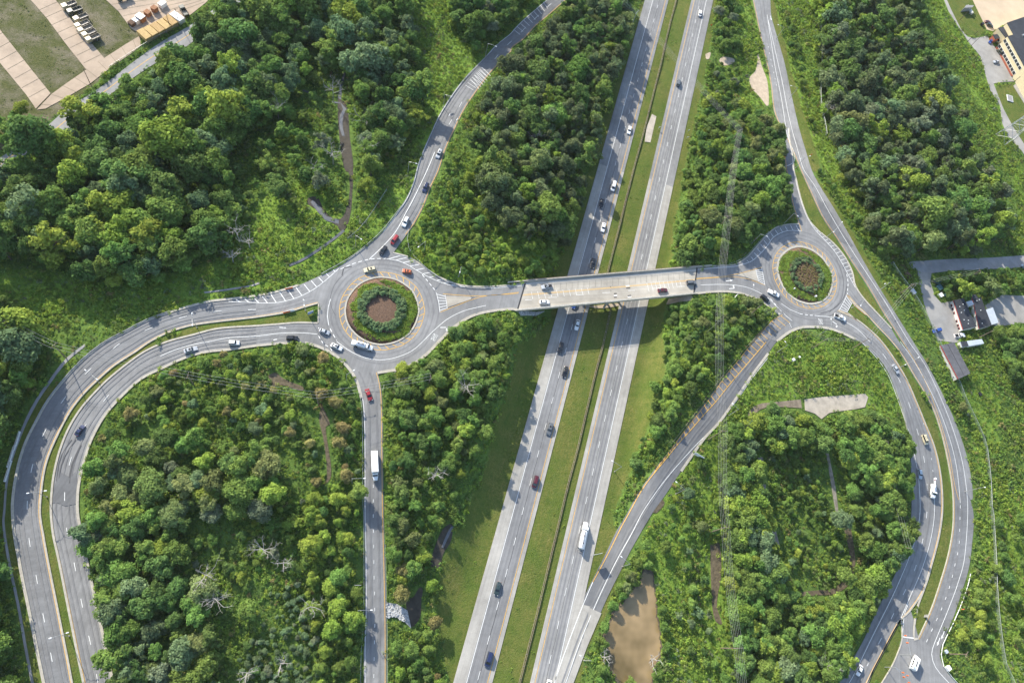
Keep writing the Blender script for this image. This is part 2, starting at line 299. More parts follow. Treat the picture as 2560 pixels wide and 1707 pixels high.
# roundabout junctions
JL = 'B1 1270,420 1215,495 1160,560 1090,630 1020,690 950,740 880,790 820,840 760,880 680,925 600,960 400,1050 200,1110 0,1150 0,1345 280,1300 450,1250 575,1215 573,1310 570,1400 400,1395 0,1425 B2 0,40 300,15 380,10 450,15 520,28 580,50 640,75 700,110 755,145 800,190 840,230 870,270 905,325 930,380 955,460 1152,460 1140,380 1115,285 1320,250 1390,230 1450,200 1510,155 1570,110 1680,0 B1 1740,1500 1800,1450 1870,1395 1950,1350 2030,1320 2100,1300 2220,1282 2350,1268 C1 50,1276 125,1028 0,1038 B1 2350,1050 2230,1060 2100,1065 1990,1065 1900,1055 1840,1042 1780,1020 1715,992 1650,960 1585,915 1520,870 1470,832 1420,800 1340,775 1260,755 1380,590 1460,480'
JR = 'C1 1695,893 1900,875 2030,868 2090,840 2150,800 2200,750 2250,690 2300,635 2350,580 D1 40,540 80,520 130,503 180,495 230,490 280,490 260,430 370,440 430,515 480,570 540,625 600,670 650,725 700,790 740,855 770,930 785,990 800,1060 880,1180 800,1230 770,1205 725,1305 640,1285 800,1360 760,1530 700,1500 630,1470 560,1450 490,1440 430,1435 360,1435 300,1440 240,1460 180,1490 80,1568 C1 2350,1540 2300,1568 C2 2205,0 C1 2350,1412 D1 60,1365 110,1322 60,1290 0,1250 C1 2350,1240 2250,1180 2190,1152 2120,1130 2060,1118 2000,1110 1850,1110 1665,1125'
for nm, s in (('left_roundabout_road', JL), ('right_roundabout_road', JR)):
    P = G(s, True); block(P); mb = MB(); drape(mb, P, .2, True, 6); tag(mb.build(nm, M_ASPHG), kind='structure')
P = G('D3 1375,1140 1450,1010 1620,1150 1580,1230 1572,1320 1600,1400 1650,1480 1760,1600 960,1640 1040,1568 1140,1400 1200,1260 1225,1150 1235,1000 1300,880 1340,1000'); block(P)
mb = MB(); drape(mb, P, .21); tag(mb.build('junction_pavement', M_ASPHG), kind='structure')
# ------------------------------------------------------------------ markings
W, Y = MB(), MB(); TARM = MB(); ZM = .235
for nm, m, up, l, r, cl, cr in ROADS:
    for P, c, d in ((E[nm][0], cl, 1), (E[nm][1], cr, -1)):
        if c:
            Q = smooth(P, 80); o = E[nm][1 if d == 1 else 0]; v = smooth(o, 80)-Q; v /= np.linalg.norm(v[:, :2], axis=1)[:, None]
            line(W if c == 'w' else Y, Q+v*.45, .2, ZM, up)
for o, c, k in ((0, W, 0), (7.3, Y, 0), (24.1, Y, 0), (31.3, W, 0), (3.65, W, 1), (27.7, W, 1)):
    P = [hw(o, HT[0]), hw(o, HT[1])]
    if k: dashes(c, P, .17, ZM, False, 3.05, 9.15)
    else: line(c, P, .2, ZM, False, 160)
for o in (3.85, 27.95):                                      # sealed joint between the lanes
    t = np.arange(HT[0], HT[1], 3.); P = np.array([hw(o+.06*math.sin(q*.31)+.05*math.sin(q*1.3), q) for q in t]); line(TARM, P, .13 if o < 10 else .1, .225, False, len(t))
def wl(s, up=False, w=.2): line(W, G(s, up), w, ZM, up)
def yl(s, up=False, w=.2): line(Y, G(s, up), w, ZM, up)
yl('C2 2330,5 2100,270 1990,400 1870,550 1760,670 1640,810 1530,930 1440,1040 1350,1150 1300,1210 1230,1300 1160,1410 1075,1568 C3 1015,110 960,220 860,420 740,640', w=.26)
yl('D1 130,1325 40,1370 C1 2350,1415 C2 2210,5 2090,155 1965,305 1840,485 1720,645 1570,835 1440,1015 1340,1145 1300,1205')
wl('C3 740,640 650,850 560,1080 470,1320 385,1568 360,1640', w=.25)
wl('C2 2345,150 2200,340 2050,555 1890,750 1700,935 1500,1155 1350,1340 1200,1560 C3 1100,190 960,440 800,770 700,1000 600,1250 490,1568 460,1640')
wl('B0 1640,1400 1570,1568 B1 1450,250 1380,380 1290,550 1180,680 1040,815', True, .26)
for s in ('B0 1890,940 1862,992', 'B0 1797,1103 1770,1150', 'B0 2222,508 2190,548', 'B0 2345,382 2305,420', 'C0 360,38 322,70', 'C0 245,145 200,185', 'C0 125,258 82,300'): wl(s)
wl('B1 685,1178 660,1270 655,1340 668,1420', True); wl('B2 740,0 850,80 960,135 1080,165 1200,165 1320,135 1440,80 1530,0 B1 1640,1460 1760,1360 1900,1290 2010,1260 2110,1238', True)
wl('A2 1475,135 1600,80 1750,35 1910,5 A1 2100,1535 2350,1520 B1 200,1495 400,1488 560,1500')
wl('C1 1730,1050 1900,1045 2030,1050 2150,1070 2250,1110 2350,1170 D1 60,1230 160,1330 220,1378', True)
wl('D1 120,1220 200,1275 290,1312', True); wl('D1 430,1330 600,1350 720,1395 830,1465 930,1568')
wl('C1 125,1052 0,1060 B1 2200,1076 2000,1075 1800,1055 1680,1020 1570,970 1480,920 1400,870 1310,830 1200,810', True); wl('C1 1700,908 1900,890 2030,882 2110,862 2200,830 2290,750 2350,680 D1 40,620 110,575 200,550 312,558', True)
wl('A1 2100,1203 2350,1212 B1 170,1215 320,1185 440,1140 560,1070 660,990 760,900', True); wl('D1 370,455 430,545 520,640 600,730 660,820 720,930 800,1075', True)
wl('B1 575,1215 573,1310 570,1405', True); wl('B1 1265,762 1420,808 1530,878 1650,963 1780,1028 1900,1062', True)
for s, on, off in (('B1 775,905 880,860 960,835 1060,812 1190,808', 1.6, 1.1), ('B1 1525,955 1580,1020 1640,1095', 1.5, 1.0), ('B2 575,-50 620,20 680,60 740,150', 1.2, 1.2), ('D1 720,950 732,1030 725,1135', 1.6, 1.1),
                   ('D1 20,1175 100,1270 160,1330', 1.5, 1.1), ('D1 290,1313 360,1325 430,1330', 1.5, 1.1), ('B1 575,1440 590,1490', .5, .5), ('D1 195,1400 215,1440', .5, .5), ('B1 680,1450 740,1560', 1.6, 1.2)): dashes(W, G(s, True), .28, ZM, True, on, off)
for s, on, off in (('A1 2350,1275 1950,1296 1680,1346 1400,1440 1130,1568 A2 900,190 685,405 510,650 370,925 283,1215 252,1510 A3 270,250 330,560 385,870 450,1200 515,1540', 3, 10), ('A2 1000,490 800,750 690,970 610,1250 595,1470 A3 615,160 680,450 740,770 805,1080 870,1370 900,1560', 3, 9.5),
                   ('B2 1077,1310 1076,1568 B3 1080,290 1083,560 1088,740 1090,1020 1085,1320 1080,1568', 1.2, 4.2), ('D2 1050,110 1185,320 1280,540 1350,760 1408,970 1447,1200 1460,1440 D3 1445,100 1400,330 1335,550 1240,750 1130,970 1020,1190 905,1410', 3, 9.5),
                   ('D2 1425,745 1445,830 1480,960 1503,1120 1515,1230', .9, 4.5), ('D2 1763,1500 D3 1757,100 1750,300 1720,450 1670,660 1600,860 1510,1060 1450,1190', 1.4, 4), ('D0 0,430 50,670 80,800', 1, 4)): dashes(W, G(s), .2, ZM, False, on, off)
wl('D0 -10,140 60,600 120,900 175,1240 240,1480 D1 20,0', False); wl('D0 0,190 60,450 130,760 200,1120 290,1450 330,1568 D1 420,130 540,350 680,590 830,830 980,1060 1100,1250 1290,1568 D2 1430,200 1540,420 1650,680 1720,880 1780,1100 1815,1320 1830,1568 D3 1800,420 1740,650 1640,920 1510,1240 1500,1320 1540,1430 1660,1568')
wl('D2 1210,0 1330,170 1440,360 1540,560 1620,760 1690,980 1735,1200 1762,1480'); wl('D2 860,10 960,110 1050,225 1115,340 1170,480 1240,680 1300,860 1350,1080 1380,1260 1392,1568 D3 1350,240 1280,450 1140,770 960,1130 790,1480 740,1568')
wl('D2 1520,1250 1525,1568 D3 1490,250 1410,520 1290,800 1200,1010'); wl('D3 1225,1140 1340,1155', w=.45); wl('D3 1285,840 1250,930 1230,1150')
for s, c in (('B1 1715,1132 1990,1150 2200,1142 2350,1125 C1 60,1117', Y), ('B1 1690,1300 1850,1235 1980,1185 2120,1148 2350,1133 C1 60,1125', Y), ('C1 1680,990 1900,975 2060,950 2230,905 2290,888', Y), ('C1 1680,996 1900,982 2060,978 2180,1000 2320,1052', Y), ('D1 720,1140 800,1250 900,1330', Y), ('D1 645,1280 720,1312 800,1360', Y)): line(c, G(s, True), .2, ZM, True)
ladder(W, G('A1 2130,1190 2350,1168 B1 150,1128 400,1058 600,968 740,892', True), G('A1 2150,1206 2350,1212 B1 170,1215 320,1185 440,1140 560,1070 660,990 740,915', True), 13, .28, ZM, True, .02)
ladder(W, G('B1 1300,770 1420,810 1530,880 1650,965 1780,1030 1900,1062 1990,1075', True), G('B1 1215,812 1310,830 1400,870 1480,920 1570,970 1680,1020 1800,1055 1990,1075', True), 12, .25, ZM, True, -.04)
for a, b, n in (('B1 1655,1120 1675,1200 1688,1300', 'B1 1735,1140 1748,1200 1755,1265', 6), ('D1 720,1140 690,1210 650,1280', 'D1 770,1210 745,1260 720,1305', 6), ('C1 2235,910 2250,970 2262,1020', 'C1 2290,890 2305,970 2320,1050', 7)):
    ladder(W, G(a, True), G(b, True), n, .22, ZM, True, .05); line(W, G(a, True), .2, ZM, True); line(W, G(b, True), .2, ZM, True)
ladder(W, G('C1 2090,862 2180,802 2260,702 2350,592 D1 60,547 170,507 285,500', True), G('C1 2100,866 2200,830 2290,750 2350,680 D1 40,620 110,575 200,550 312,558', True), 14, .22, ZM, True)
ladder(W, G('D1 375,452 440,525 560,625 650,725 730,835 770,953 803,1070', True), G('D1 370,455 430,545 520,640 600,730 660,820 720,930 797,1075', True), 20, .2, ZM, True)
ladder(Y, G('D1 130,1325 40,1370 C1 2350,1415 C2 2210,10 2090,150 1965,300 1840,480 1720,640 1570,830 1440,1010 1340,1140 1300,1205'), G('D1 225,1380 80,1480 0,1540 C2 2310,30 2100,270 1990,400 1870,550 1760,670 1640,810 1530,930 1440,1040 1350,1150 1300,1210'), 34, .24, ZM, False, .01)
ladder(W, G('B0 1912,798 2080,612', True), G('B0 1985,842 2148,672', True), 8, .2, ZM, True); ladder(W, G('C0 0,290 300,10', True), G('C0 60,335 340,70', True), 10, .2, ZM, True)
ladder(W, G('B0 1960,740 2085,615', True), G('B0 2040,835 2160,690', True), 7, .2, ZM, True)
RINGS = {}
for nm, zc, pts, o, sc in (('left', CL, [(185, 760), (205, 630), (245, 520), (310, 420), (390, 325), (500, 240), (625, 183), (740, 148), (865, 137), (990, 147), (1130, 178), (1255, 235), (1350, 300), (1440, 380), (1505, 490), (1548, 600), (1578, 760), (1565, 850), (1530, 970), (1475, 1085), (1390, 1200), (1240, 1312), (1130, 1360), (1020, 1390), (890, 1408), (770, 1398), (640, 1365), (530, 1315), (430, 1250), (340, 1165), (275, 1085), (225, 985), (195, 870)], (820, 660), 270/1764),
                      ('right', CR, [(163, 650), (170, 570), (185, 490), (220, 385), (285, 290), (360, 222), (460, 160), (555, 130), (680, 118), (800, 140), (910, 178), (1010, 230), (1140, 330), (1215, 408), (1270, 485), (1340, 600), (1388, 715), (1418, 825), (1425, 900), (1420, 950), (1400, 1070), (1370, 1155), (1325, 1235), (1260, 1305), (1195, 1357), (1100, 1400), (1000, 1422), (930, 1428), (855, 1422), (735, 1393), (620, 1350), (505, 1275), (405, 1185), (330, 1090), (260, 970), (205, 850), (175, 710)], (1910, 590), 210/1646)):
    P = G(np.array(pts)*sc+o, True); P = np.r_[P, P[:1]]; RINGS[nm] = P; c = P[:-1].mean(0); I = c+(P-c)*(.895 if nm == 'left' else .893)
    line(Y, P, .22, ZM, True, 140); k = 33 if nm == 'left' else 34; PS = smooth(P, k*6+1); IS = smooth(I, k*6+1)
    for q in range(k): line(Y, [PS[q*6], IS[(q*6+3) % (k*6)]], .26, ZM, True, 3)
# painted arrows and words
def arrow(s, up, size=1.0, turn=0):
    P = G(s, up); a, b = P[0][:2], P[1][:2]; d = (b-a)/np.linalg.norm(b-a); n = np.array([-d[1], d[0]])
    def q(pts):
        V = [a+d*x*size+n*y*size for x, y in pts]; z = (Zup if up else Z)(a[0], a[1])+ZM+.01
        W.add([(v[0], v[1], z) for v in V], [tuple(range(len(V)))])
    q([(0, -.16), (2.4, -.16), (2.4, .16), (0, .16)])
    if turn == 0: q([(2.4, -.5), (3.9, 0), (2.4, .5)])
    else:
        t = turn; q([(2.4, -.16), (3.0, -.16+.2*t), (3.0, .9*t), (2.5, .9*t), (2.4, .16)][::1]); q([(2.2, .9*t), (2.75, 1.8*t), (3.3, .9*t)])
for s, up, t in (('B1 1690,1440 1745,1440', True, -1), ('B1 215,1440 280,1442', False, 1), ('B1 160,1555 270,1530', False, 1), ('D1 590,1385 625,1410', True, -1), ('C1 1960,1015 2040,1005', True, 0), ('C1 1990,1085 2050,1080', True, 1),
                 ('B0 1780,1050 1745,1110', True, -1), ('B0 1850,1090 1825,1135', True, 1), ('D0 20,150 35,215', False, 0), ('D3 1615,1090 1585,1170', False, 0), ('D3 1575,1150 1560,1190', False, 0)): arrow(s, up, 1.0, t)
def word(txt, s, up, h, wd):
    P = G(s, up); d = (P[1]-P[0])[:2]; cu = bpy.data.curves.new('word', 'FONT'); cu.body = txt; cu.size = 1; cu.align_x = 'CENTER'; cu.align_y = 'CENTER'
    to = bpy.data.objects.new('word', cu); S.collection.objects.link(to); bpy.context.view_layer.update(); me = bpy.data.meshes.new_from_object(to); bpy.data.objects.remove(to)
    a = math.atan2(d[1], d[0]); c = (P[0]+P[1])/2; co = np.array([v.co for v in me.vertices]); co[:, 0] *= wd/max(np.ptp(co[:, 0]), .1); co[:, 1] *= h/max(np.ptp(co[:, 1]), .1)
    x = c[0]+co[:, 0]*math.cos(a)-co[:, 1]*math.sin(a); y = c[1]+co[:, 0]*math.sin(a)+co[:, 1]*math.cos(a)
    W.add(np.c_[x, y, np.full(len(x), c[2]+ZM+.01)], [tuple(p.vertices) for p in me.polygons])
word('ONLY', 'B1 1610,1520 1660,1545', True, 3.2, 2.2); word('ONLY', 'D1 460,1388 505,1388', True, 3.0, 2.2)
# ------------------------------------------------------------------ overpass
NW_, NE_, SE_, SW_ = (U(T(s), EMB)[0] for s in ('C1 125,1022', 'C1 1697,890', 'C1 1667,1130', 'C1 48,1283'))
def BP(u, v, z=0): p = (NW_*(1-u)+NE_*u)*(1-v)+(SW_*(1-u)+SE_*u)*v; return np.array([p[0], p[1], EMB+z])
br = empty('overpass_bridge', ((NW_+SE_)/2)*[1, 1, 0], 'pale concrete road bridge carrying two roundabout approaches over the highway', 'bridge'); bo = np.array(br.location)
def bpart(nm, m, mb): o = mb.build(nm, m, br); o.matrix_parent_inverse = Matrix.Translation(-Vector(bo)); return o
def slab(mb, u0, u1, v0, v1, z0, z1, n=8):
    R = []
    for i in range(n+1):
        u = u0+(u1-u0)*i/n; R.append([BP(u, v0, z0), BP(u, v1, z0), BP(u, v1, z1), BP(u, v0, z1)])
    return mb.rings(R)
block([BP(-.02, -.06), BP(1.02, -.06)], [BP(-.02, 1.06), BP(1.02, 1.06)])
bpart('deck', M_DECK, slab(MB(), 0, 1, -.035, 1.035, -.35, .235, 12))
for v0, v1 in ((-.035, -.005), (1.005, 1.035)):
    bpart('parapet', M_CONC, slab(MB(), -.10 if v0 < 0 else -.01, 1.09 if v0 < 0 else 1.02, v0, v1, .236, 1.1, 14))
for v0 in (-.022, 1.02):
    q = MB()
    for i in range(41): p = BP(i/40, v0, 1.1); q.tube([p, p+[0, 0, .75]], .05, 5)
    for h in (1.5, 1.85): q.tube([BP(i/20, v0, h) for i in range(21)], .05, 5)
    bpart('railing', M_RUST if v0 < 0 else M_STEEL, q)
for k in range(6): bpart('girder', M_GIRD, slab(MB(), .01, .99, .03+k*.18, .075+k*.18, -1.75, -.351, 8))
for u in (0.0, 1.0): q = MB(); slab(q, u-.004, u+.004, .0, 1.0, .2, .262, 2); bpart('expansion_joint', M_TAR, q)
def uo(off):
    us = np.linspace(0, 1, 400); o = np.array([hoff(*BP(u, .5)[:2]) for u in us]); return us[np.argmin(abs(o-off))]
for off in (15.3,):
    q = MB(); u = uo(off); slab(q, u-.01, u+.01, .02, .98, -2.5, -1.751, 2); bpart('pier_cap', M_CONC, q)
    for v in (.12, .37, .63, .88):
        p = BP(u, v); bpart('pier', M_CONC, MB().tube([(p[0], p[1], -.2), (p[0], p[1], EMB-2.5)], .55, 12))
for u0, u1 in ((-.012, .02), (.98, 1.012)): q = MB(); slab(q, u0, u1, -.03, 1.03, -9.7, -.352, 2); bpart('abutment', M_CONC, q)
BD = EMB+.235
Bw = MB(); By = MB()
for v, c in ((.455, By), (.485, By)): line(c, [BP(u, v+.02*math.sin(u*3)) for u in np.linspace(0, 1, 30)], .16, .006, False, 40, BD)
line(W, [BP(0, .08), BP(1, .1)], .15, .006, False, 30, BD)
line(W, [BP(0, .965), BP(1, .965)], .15, .006, False, 30, BD)
for s in ('C1 120,1185 180,1183', 'C1 330,1163 410,1160', 'C1 590,1140 660,1136', 'C1 830,1120 900,1116', 'C1 1065,1100 1130,1097', 'C1 1295,1080 1370,1076', 'C1 1525,1062 1590,1060'): line(W, U(T(s), BD), .15, .006, False, 4, BD)
for a, b, n in (('C1 150,1112 720,1072', 'C1 165,1180 735,1130', 10), ('C1 1218,1030 1560,1004', 'C1 1240,1110 1575,1065', 9), ('C1 1000,1050 1010,1049', 'C1 1005,1090 1015,1090', 0)): ladder(W, U(T(a), BD), U(T(b), BD), n, .14, .006, False, 0, BD)
for i in range(26): line(TARM, [BP(.1+i*.033, .16), BP(.108+i*.033, .42)], .07, .005, False, 3, BD)
SHM = MB()
for s in ('C1 935,1128 962,1126', 'C1 935,1162 962,1160', 'C1 1048,1078 1085,1075', 'C1 1062,1148 1092,1144', 'C1 900,1064 906,1064', 'C1 905,1100 910,1100'): line(SHM, U(T(s), BD), .5, .008, False, 3, BD)
SHW = [line(W, U(T(s), BD), .5, .007, False, 3, BD) for s in ('C1 935,1146 965,1143', 'C1 1045,1058 1078,1055', 'C1 1062,1160 1095,1157')]
tag(W.build('white_road_markings', M_WHITE), kind='structure'); tag(Y.build('yellow_road_markings', M_YEL), kind='structure'); tag(TARM.build('tar_joints', M_TAR), kind='structure')
tag(By.build('yellow_bridge_markings', M_YEL), kind='structure'); tag(SHM.build('black_bridge_markings', M_TAR), kind='structure')
# splitter islands, kerbs
mb = MB()
for s in ('B1 1745,1152 1900,1155 1965,1160 1978,1172 1965,1186 1860,1222 1758,1256', 'C1 2065,958 2150,932 2230,912 2245,965 2258,1022 2160,985'):
    P = G(s, True); drape(mb, P, .34, True, 8, .2)
tag(mb.build('traffic_island', M_DECK), kind='structure')
mb = MB()
def kerb(s, w=.75, up=False, h=.17, side=0):
    P = G(s, up) if isinstance(s, str) else s; n = max(6, int(plen(P)/2)); P = smooth(P, n); ribbon(mb, offset(P, w/2+side), offset(P, -w/2+side), .2+h, up, 1, .45, n)
for nm, k, w in (('west_road_outbound', 0, .9), ('west_road_outbound', 1, .6), ('west_road_inbound', 0, .7), ('west_road_inbound', 1, .9), ('slip_road', 0, .35), ('inner_road', 1, .6), ('right_north_ramp', 1, .5)): kerb(E[nm][k], w)
for s, w in (('B2 450,12 580,50 700,110 800,190 870,270 930,380 968,520', 1.1), ('B2 1115,287 1320,252 1450,202 1570,112 1680,0 B1 1800,1450 1950,1350 2100,1300 2350,1270 C1 50,1280', 1.1), ('B1 575,1215 573,1310 570,1400', .5),
             ('C1 1668,1130 1850,1112 2000,1112 2120,1132 2250,1182 2350,1242 D1 60,1292 110,1322', 1.0), ('D1 80,1568 180,1490 300,1440 430,1435 560,1450 700,1500 800,1550', 1.2), ('D1 480,570 600,670 700,790 770,930 800,1060 880,1180 1000,1310 1130,1450', .8),
             ('B1 1260,755 1420,800 1520,870 1650,960 1780,1020 1900,1055 2100,1065 2350,1050 C1 125,1030', .6), ('C1 1697,890 1900,872 2030,866 2150,800 2250,690 2350,580 D1 80,520 180,495 280,490', .6), ('D1 735,1150 775,1215 900,1325', .5), ('D1 725,1305 800,1360 930,1460', .5)): kerb(s, w, True)
for s, w in (('C2 2350,110 2200,310 2050,530 1900,740 1770,880 1640,1060 1550,1190', 1.0), ('D3 1210,990 1150,1090 1050,1280 960,1450 910,1568', .5), ('D3 1375,1160 1345,1175 1335,1100 1345,1000 1375,850 1430,700 1510,440 1570,200 1597,0', .7), ('D3 1225,1040 1228,1170 1200,1260 1140,1400 1040,1568', .35), ('D3 1180,1020 1205,990 1228,1000 1222,1030', .6), ('D2 1170,440 1232,620 1272,780 1300,960', .5)): kerb(s, w)
tag(mb.build('kerb', M_CONC), kind='structure')
# ------------------------------------------------------------------ yards, lots, water
def sheet(nm, m, polys, dz=.12, up=False, blk=True, soft=False):
    q = MB()
    for s in polys:
        P = G(s, up)
        if soft: P = smooth(np.r_[P, P[:1]], 60)[:-1]
        if blk: block(P)
        drape(q, P, dz, up); dz += .006
    return tag(q.build(nm, m), kind='structure')
sheet('concrete_yard', M_YARD, ['A0 -400,-230 0,275 240,580 465,860 330,1000 240,870 0,580 -400,60', 'A0 200,-100 420,-100 500,-10 670,200 960,540 1020,615 860,725 790,640 600,400 430,170 270,-10',
    'A0 340,1010 470,870 600,775 790,645 960,535 1150,412 1280,335 1300,420 1210,490 1020,620 830,770 640,880 420,1000', 'A0 860,-150 2000,-150 1900,20 1710,170 1640,212 1250,292 1200,260 1090,110 960,-10'], .12)
sheet('beige_yard', mat('beige_yard_paving', (.50, .395, .275), .9, .1, .08), ['D0 1830,-100 2700,-100 2700,100 2400,180 2190,215 2070,290 2010,275 1940,130'], .12)
mb = MB(); A, B = G('A0 -100,1520 80,1400 340,1240 620,1000 900,820 1240,560 1480,390 1740,240 2060,20 2350,-180'), G('A0 -50,1640 130,1470 420,1340 700,1130 1000,880 1400,600 1600,500 1740,410 2160,60 2450,-120'); ribbon(mb, A, B, .13, False); block(smooth(A, 30), smooth(B, 30))
tag(mb.build('service_road', M_LOTG), kind='structure')
mb = MB(); line(mb, (smooth(A, 40)+smooth(B, 40))/2, .25, .15, False); tag(mb.build('service_road_line', M_YEL), kind='structure')
sheet('compound_road', M_LOT, ['D0 1590,-60 1640,-60 1640,0 1680,90 1770,270 1830,340 1900,355 2010,330 2030,360 2110,480 2230,650 2260,750 2160,755 2070,770 2100,850 2160,1000 2250,1170 2400,1400 2400,1500 2330,1390 2200,1250 2150,1130 2130,970 2040,830 2000,700 1950,520 1850,400 1760,270 1660,110', 'D0 2250,790 2290,760 2420,940 2420,1060'], .12)
sheet('gravel_lane', M_LOTG, ['D1 1295,840 1340,832 1700,810 2350,775 2500,765 2500,875 2350,885 2100,900 1700,915 1500,940 1370,930 1310,880'], .12)
sheet('paved_lot', M_LOT, ['D1 1370,930 1500,935 1487,1020 1530,1150 1590,1215 1690,1195 1760,1300 1900,1440 1770,1465 1760,1568 D2 1720,10 1560,-10 D1 1520,1460 1440,1250 1400,1080 1380,960', 'D1 1990,1230 2150,1140 2400,1150 2400,1390 2100,1430 2050,1410'], .14)
sheet('concrete_pad', mat('pad_concrete', (.42, .37, .30), .9, .18, .25), ['D2 335,530 470,510 890,478 918,510 890,600 800,620 640,640 560,655 490,710 430,660 340,630', 'C0 1285,1050 1325,1072 1270,1310 1218,1303 1235,1170'], .13)
sheet('narrow_track', mat('old_track', (.24, .215, .17), .9, .3, .6), ['D2 500,900 528,895 575,1120 618,1330 648,1568 622,1568 585,1350 548,1110', 'O 1740,1050 1752,1050 1760,1130 1790,1250 1780,1252 1748,1140'], .13)
mb = MB()
for a, b in (('A2 780,20 600,160 440,370 330,530 230,720 160,900 90,1100 50,1300 30,1568 A3 20,100 70,450 155,850 225,1250 285,1568', 'A2 800,30 620,180 465,380 355,540 255,730 180,905 110,1105 70,1300 50,1568 A3 42,100 95,450 180,850 250,1250 312,1568'), ('A1 1870,1112 2100,1082 2350,1040 B1 60,1010', 'A1 1880,1125 2100,1098 2350,1055 B1 60,1030')):
    A, B = G(a), G(b); block(smooth(A, 40), smooth(B, 40)); ribbon(mb, A, B, .13, False, 2)
tag(mb.build('footpath', M_LOTG), kind='structure')
sheet('bare_sand', M_SAND, ['C0 2255,470 2290,600 2345,760 2350,980 2280,900 2200,810 2180,720 2240,640', 'C0 1900,560 1930,525 2030,540 2040,575 1950,605', 'C0 1775,500 1820,485 1810,540 1785,545', 'C1 1440,1175 1650,1150 1640,1190 1500,1210 1420,1225', 'C1 700,1245 1000,1215 985,1238 800,1262'], .1, soft=True)
sheet('mud_bank', M_MUD, ['B1 850,0 890,0 885,200 870,380 830,520 780,560 740,500 640,450 560,360 470,300 480,250 560,240 610,330 680,420 780,440 830,340 860,180', 'B0 750,900 830,960 860,1250 890,1568 820,1568 770,1300 750,1060', 'B3 1370,790 1440,780 1500,690 1530,700 1520,800 1505,960 1440,1050 1400,1000 1380,880', 'B3 1590,500 1640,320 1720,150 1800,110 1790,260 1720,380 1680,500'], .09, soft=True)
sheet('dirt_track', M_DIRT, ['B2 110,310 180,285 240,330 320,370 440,420 420,450 250,400 150,400', 'D3 700,0 740,60 790,330 800,480 760,640 620,745 450,760 290,765 300,735 450,715 590,700 710,600 750,480 740,330 690,110', 'C3 1820,300 1900,280 1920,560 1880,850 1930,1030 1860,980 1830,700', 'B2 600,560 680,760 640,780 690,1230 600,1330 650,1240 620,900 580,720', 'C2 1290,1568 1350,1440 1400,1480 1330,1568'], .085, soft=True)
_p = G('C3 1200,560 1280,590 1305,700 1318,860 1335,1000 1352,1140 1366,1240 1335,1330 1300,1450 1240,1640 1000,1640 985,1568 935,1450 900,1330 870,1210 858,1150 890,1040 930,950 970,880 1015,825 1090,740 1160,680'); _p = smooth(np.r_[_p, _p[:1]], 120)[:-1]; _c = _p.mean(0); _k = np.arange(119); _w = 1+.025*np.sin(_k*.53)+.02*np.sin(_k*1.37+1)+.018*np.sin(_k*2.9); _p = _c+(_p-_c)*_w[:, None]
for nm_, m_, f_, z_ in (('pond_margin', M_DIRT, 1.07, .10), ('pond', M_WATER, 1.0, .125)):
    q = MB(); Q = _c+(_p-_c)*f_; block(Q) if f_ == 1 else None; drape(q, Q, z_); tag(q.build(nm_, m_), kind='structure')
mb = MB()
for a, b in (('B0 815,640 775,760 750,900', 'B0 835,650 800,770 780,920'), ('B0 700,930 760,930 800,1000 770,1060 765,1160 790,1250', 'B0 700,950 770,945 830,1000 800,1070 795,1160 815,1250'), ('B0 430,825 490,845 550,880', 'B0 430,838 490,862 550,892'), ('B1 520,270 590,330 650,420 760,450', 'B1 500,290 560,370 640,460 760,490'), ('B1 800,540 700,620 560,720 420,810 300,860', 'B1 815,560 715,640 575,740 430,830 310,880'), ('B0 870,440 850,560 815,650', 'B0 885,440 870,560 835,655'), ('B3 1790,130 1750,200 1700,320', 'B3 1815,130 1775,210 1720,330')):
    A, B = G(a), G(b); block(A, B); ribbon(mb, A, B, .12, False, 2)
tag(mb.build('stream', M_STREAM), kind='structure')
sheet('riprap', M_RIPRAP, ['B3 1200,825 1290,840 1390,900 1412,1000 1425,1065 1360,1000 1270,950 1205,972', 'C1 300,1290 60,1300 80,1330 220,1330'], .25)
block(G('C2 2165,720 2165,660 2210,600 2290,565 2350,560 D2 150,545 300,530'), G('C2 2200,730 2210,690 2250,640 2310,610 2350,600 D2 150,600 310,610')); mb = MB(); ribbon(mb, G('C2 2165,720 2165,660 2210,600 2290,565 2350,560 D2 150,545 300,530'), G('C2 2200,730 2210,690 2250,640 2310,610 2350,600 D2 150,600 310,610'), .12, False, 2); tag(mb.build('drainage_channel', mat('channel_stone', (.22, .18, .13), .9, .3, .4)), kind='structure')
# ------------------------------------------------------------------ plant masks on a 1 m raster
GX0, GY0, GNX, GNY = -330, -120, 880, 640
gx, gy = np.meshgrid(GX0+np.arange(GNX)+.5, GY0+np.arange(GNY)+.5)
def raster(polys):
    r = np.zeros(gx.shape, bool)
    for P in polys:
        P = np.asarray(P); x0, y0 = np.maximum(((P[:, :2].min(0)-[GX0, GY0])).astype(int)-1, 0); x1, y1 = ((P[:, :2].max(0)-[GX0, GY0])).astype(int)+2
        if x1 <= 0 or y1 <= 0: continue
        sl = np.s_[y0:y1, x0:x1]; r[sl] |= inpoly(gx[sl], gy[sl], P[:, :2])
    return r
def grow(r, k):
    for i in range(k):
        q = r.copy(); q[1:] |= r[:-1]; q[:-1] |= r[1:]; q[:, 1:] |= r[:, :-1]; q[:, :-1] |= r[:, 1:]
        if i % 2: q[1:, 1:] |= r[:-1, :-1]; q[:-1, :-1] |= r[1:, 1:]; q[1:, :-1] |= r[:-1, 1:]; q[:-1, 1:] |= r[1:, :-1]
        r = q
    return r
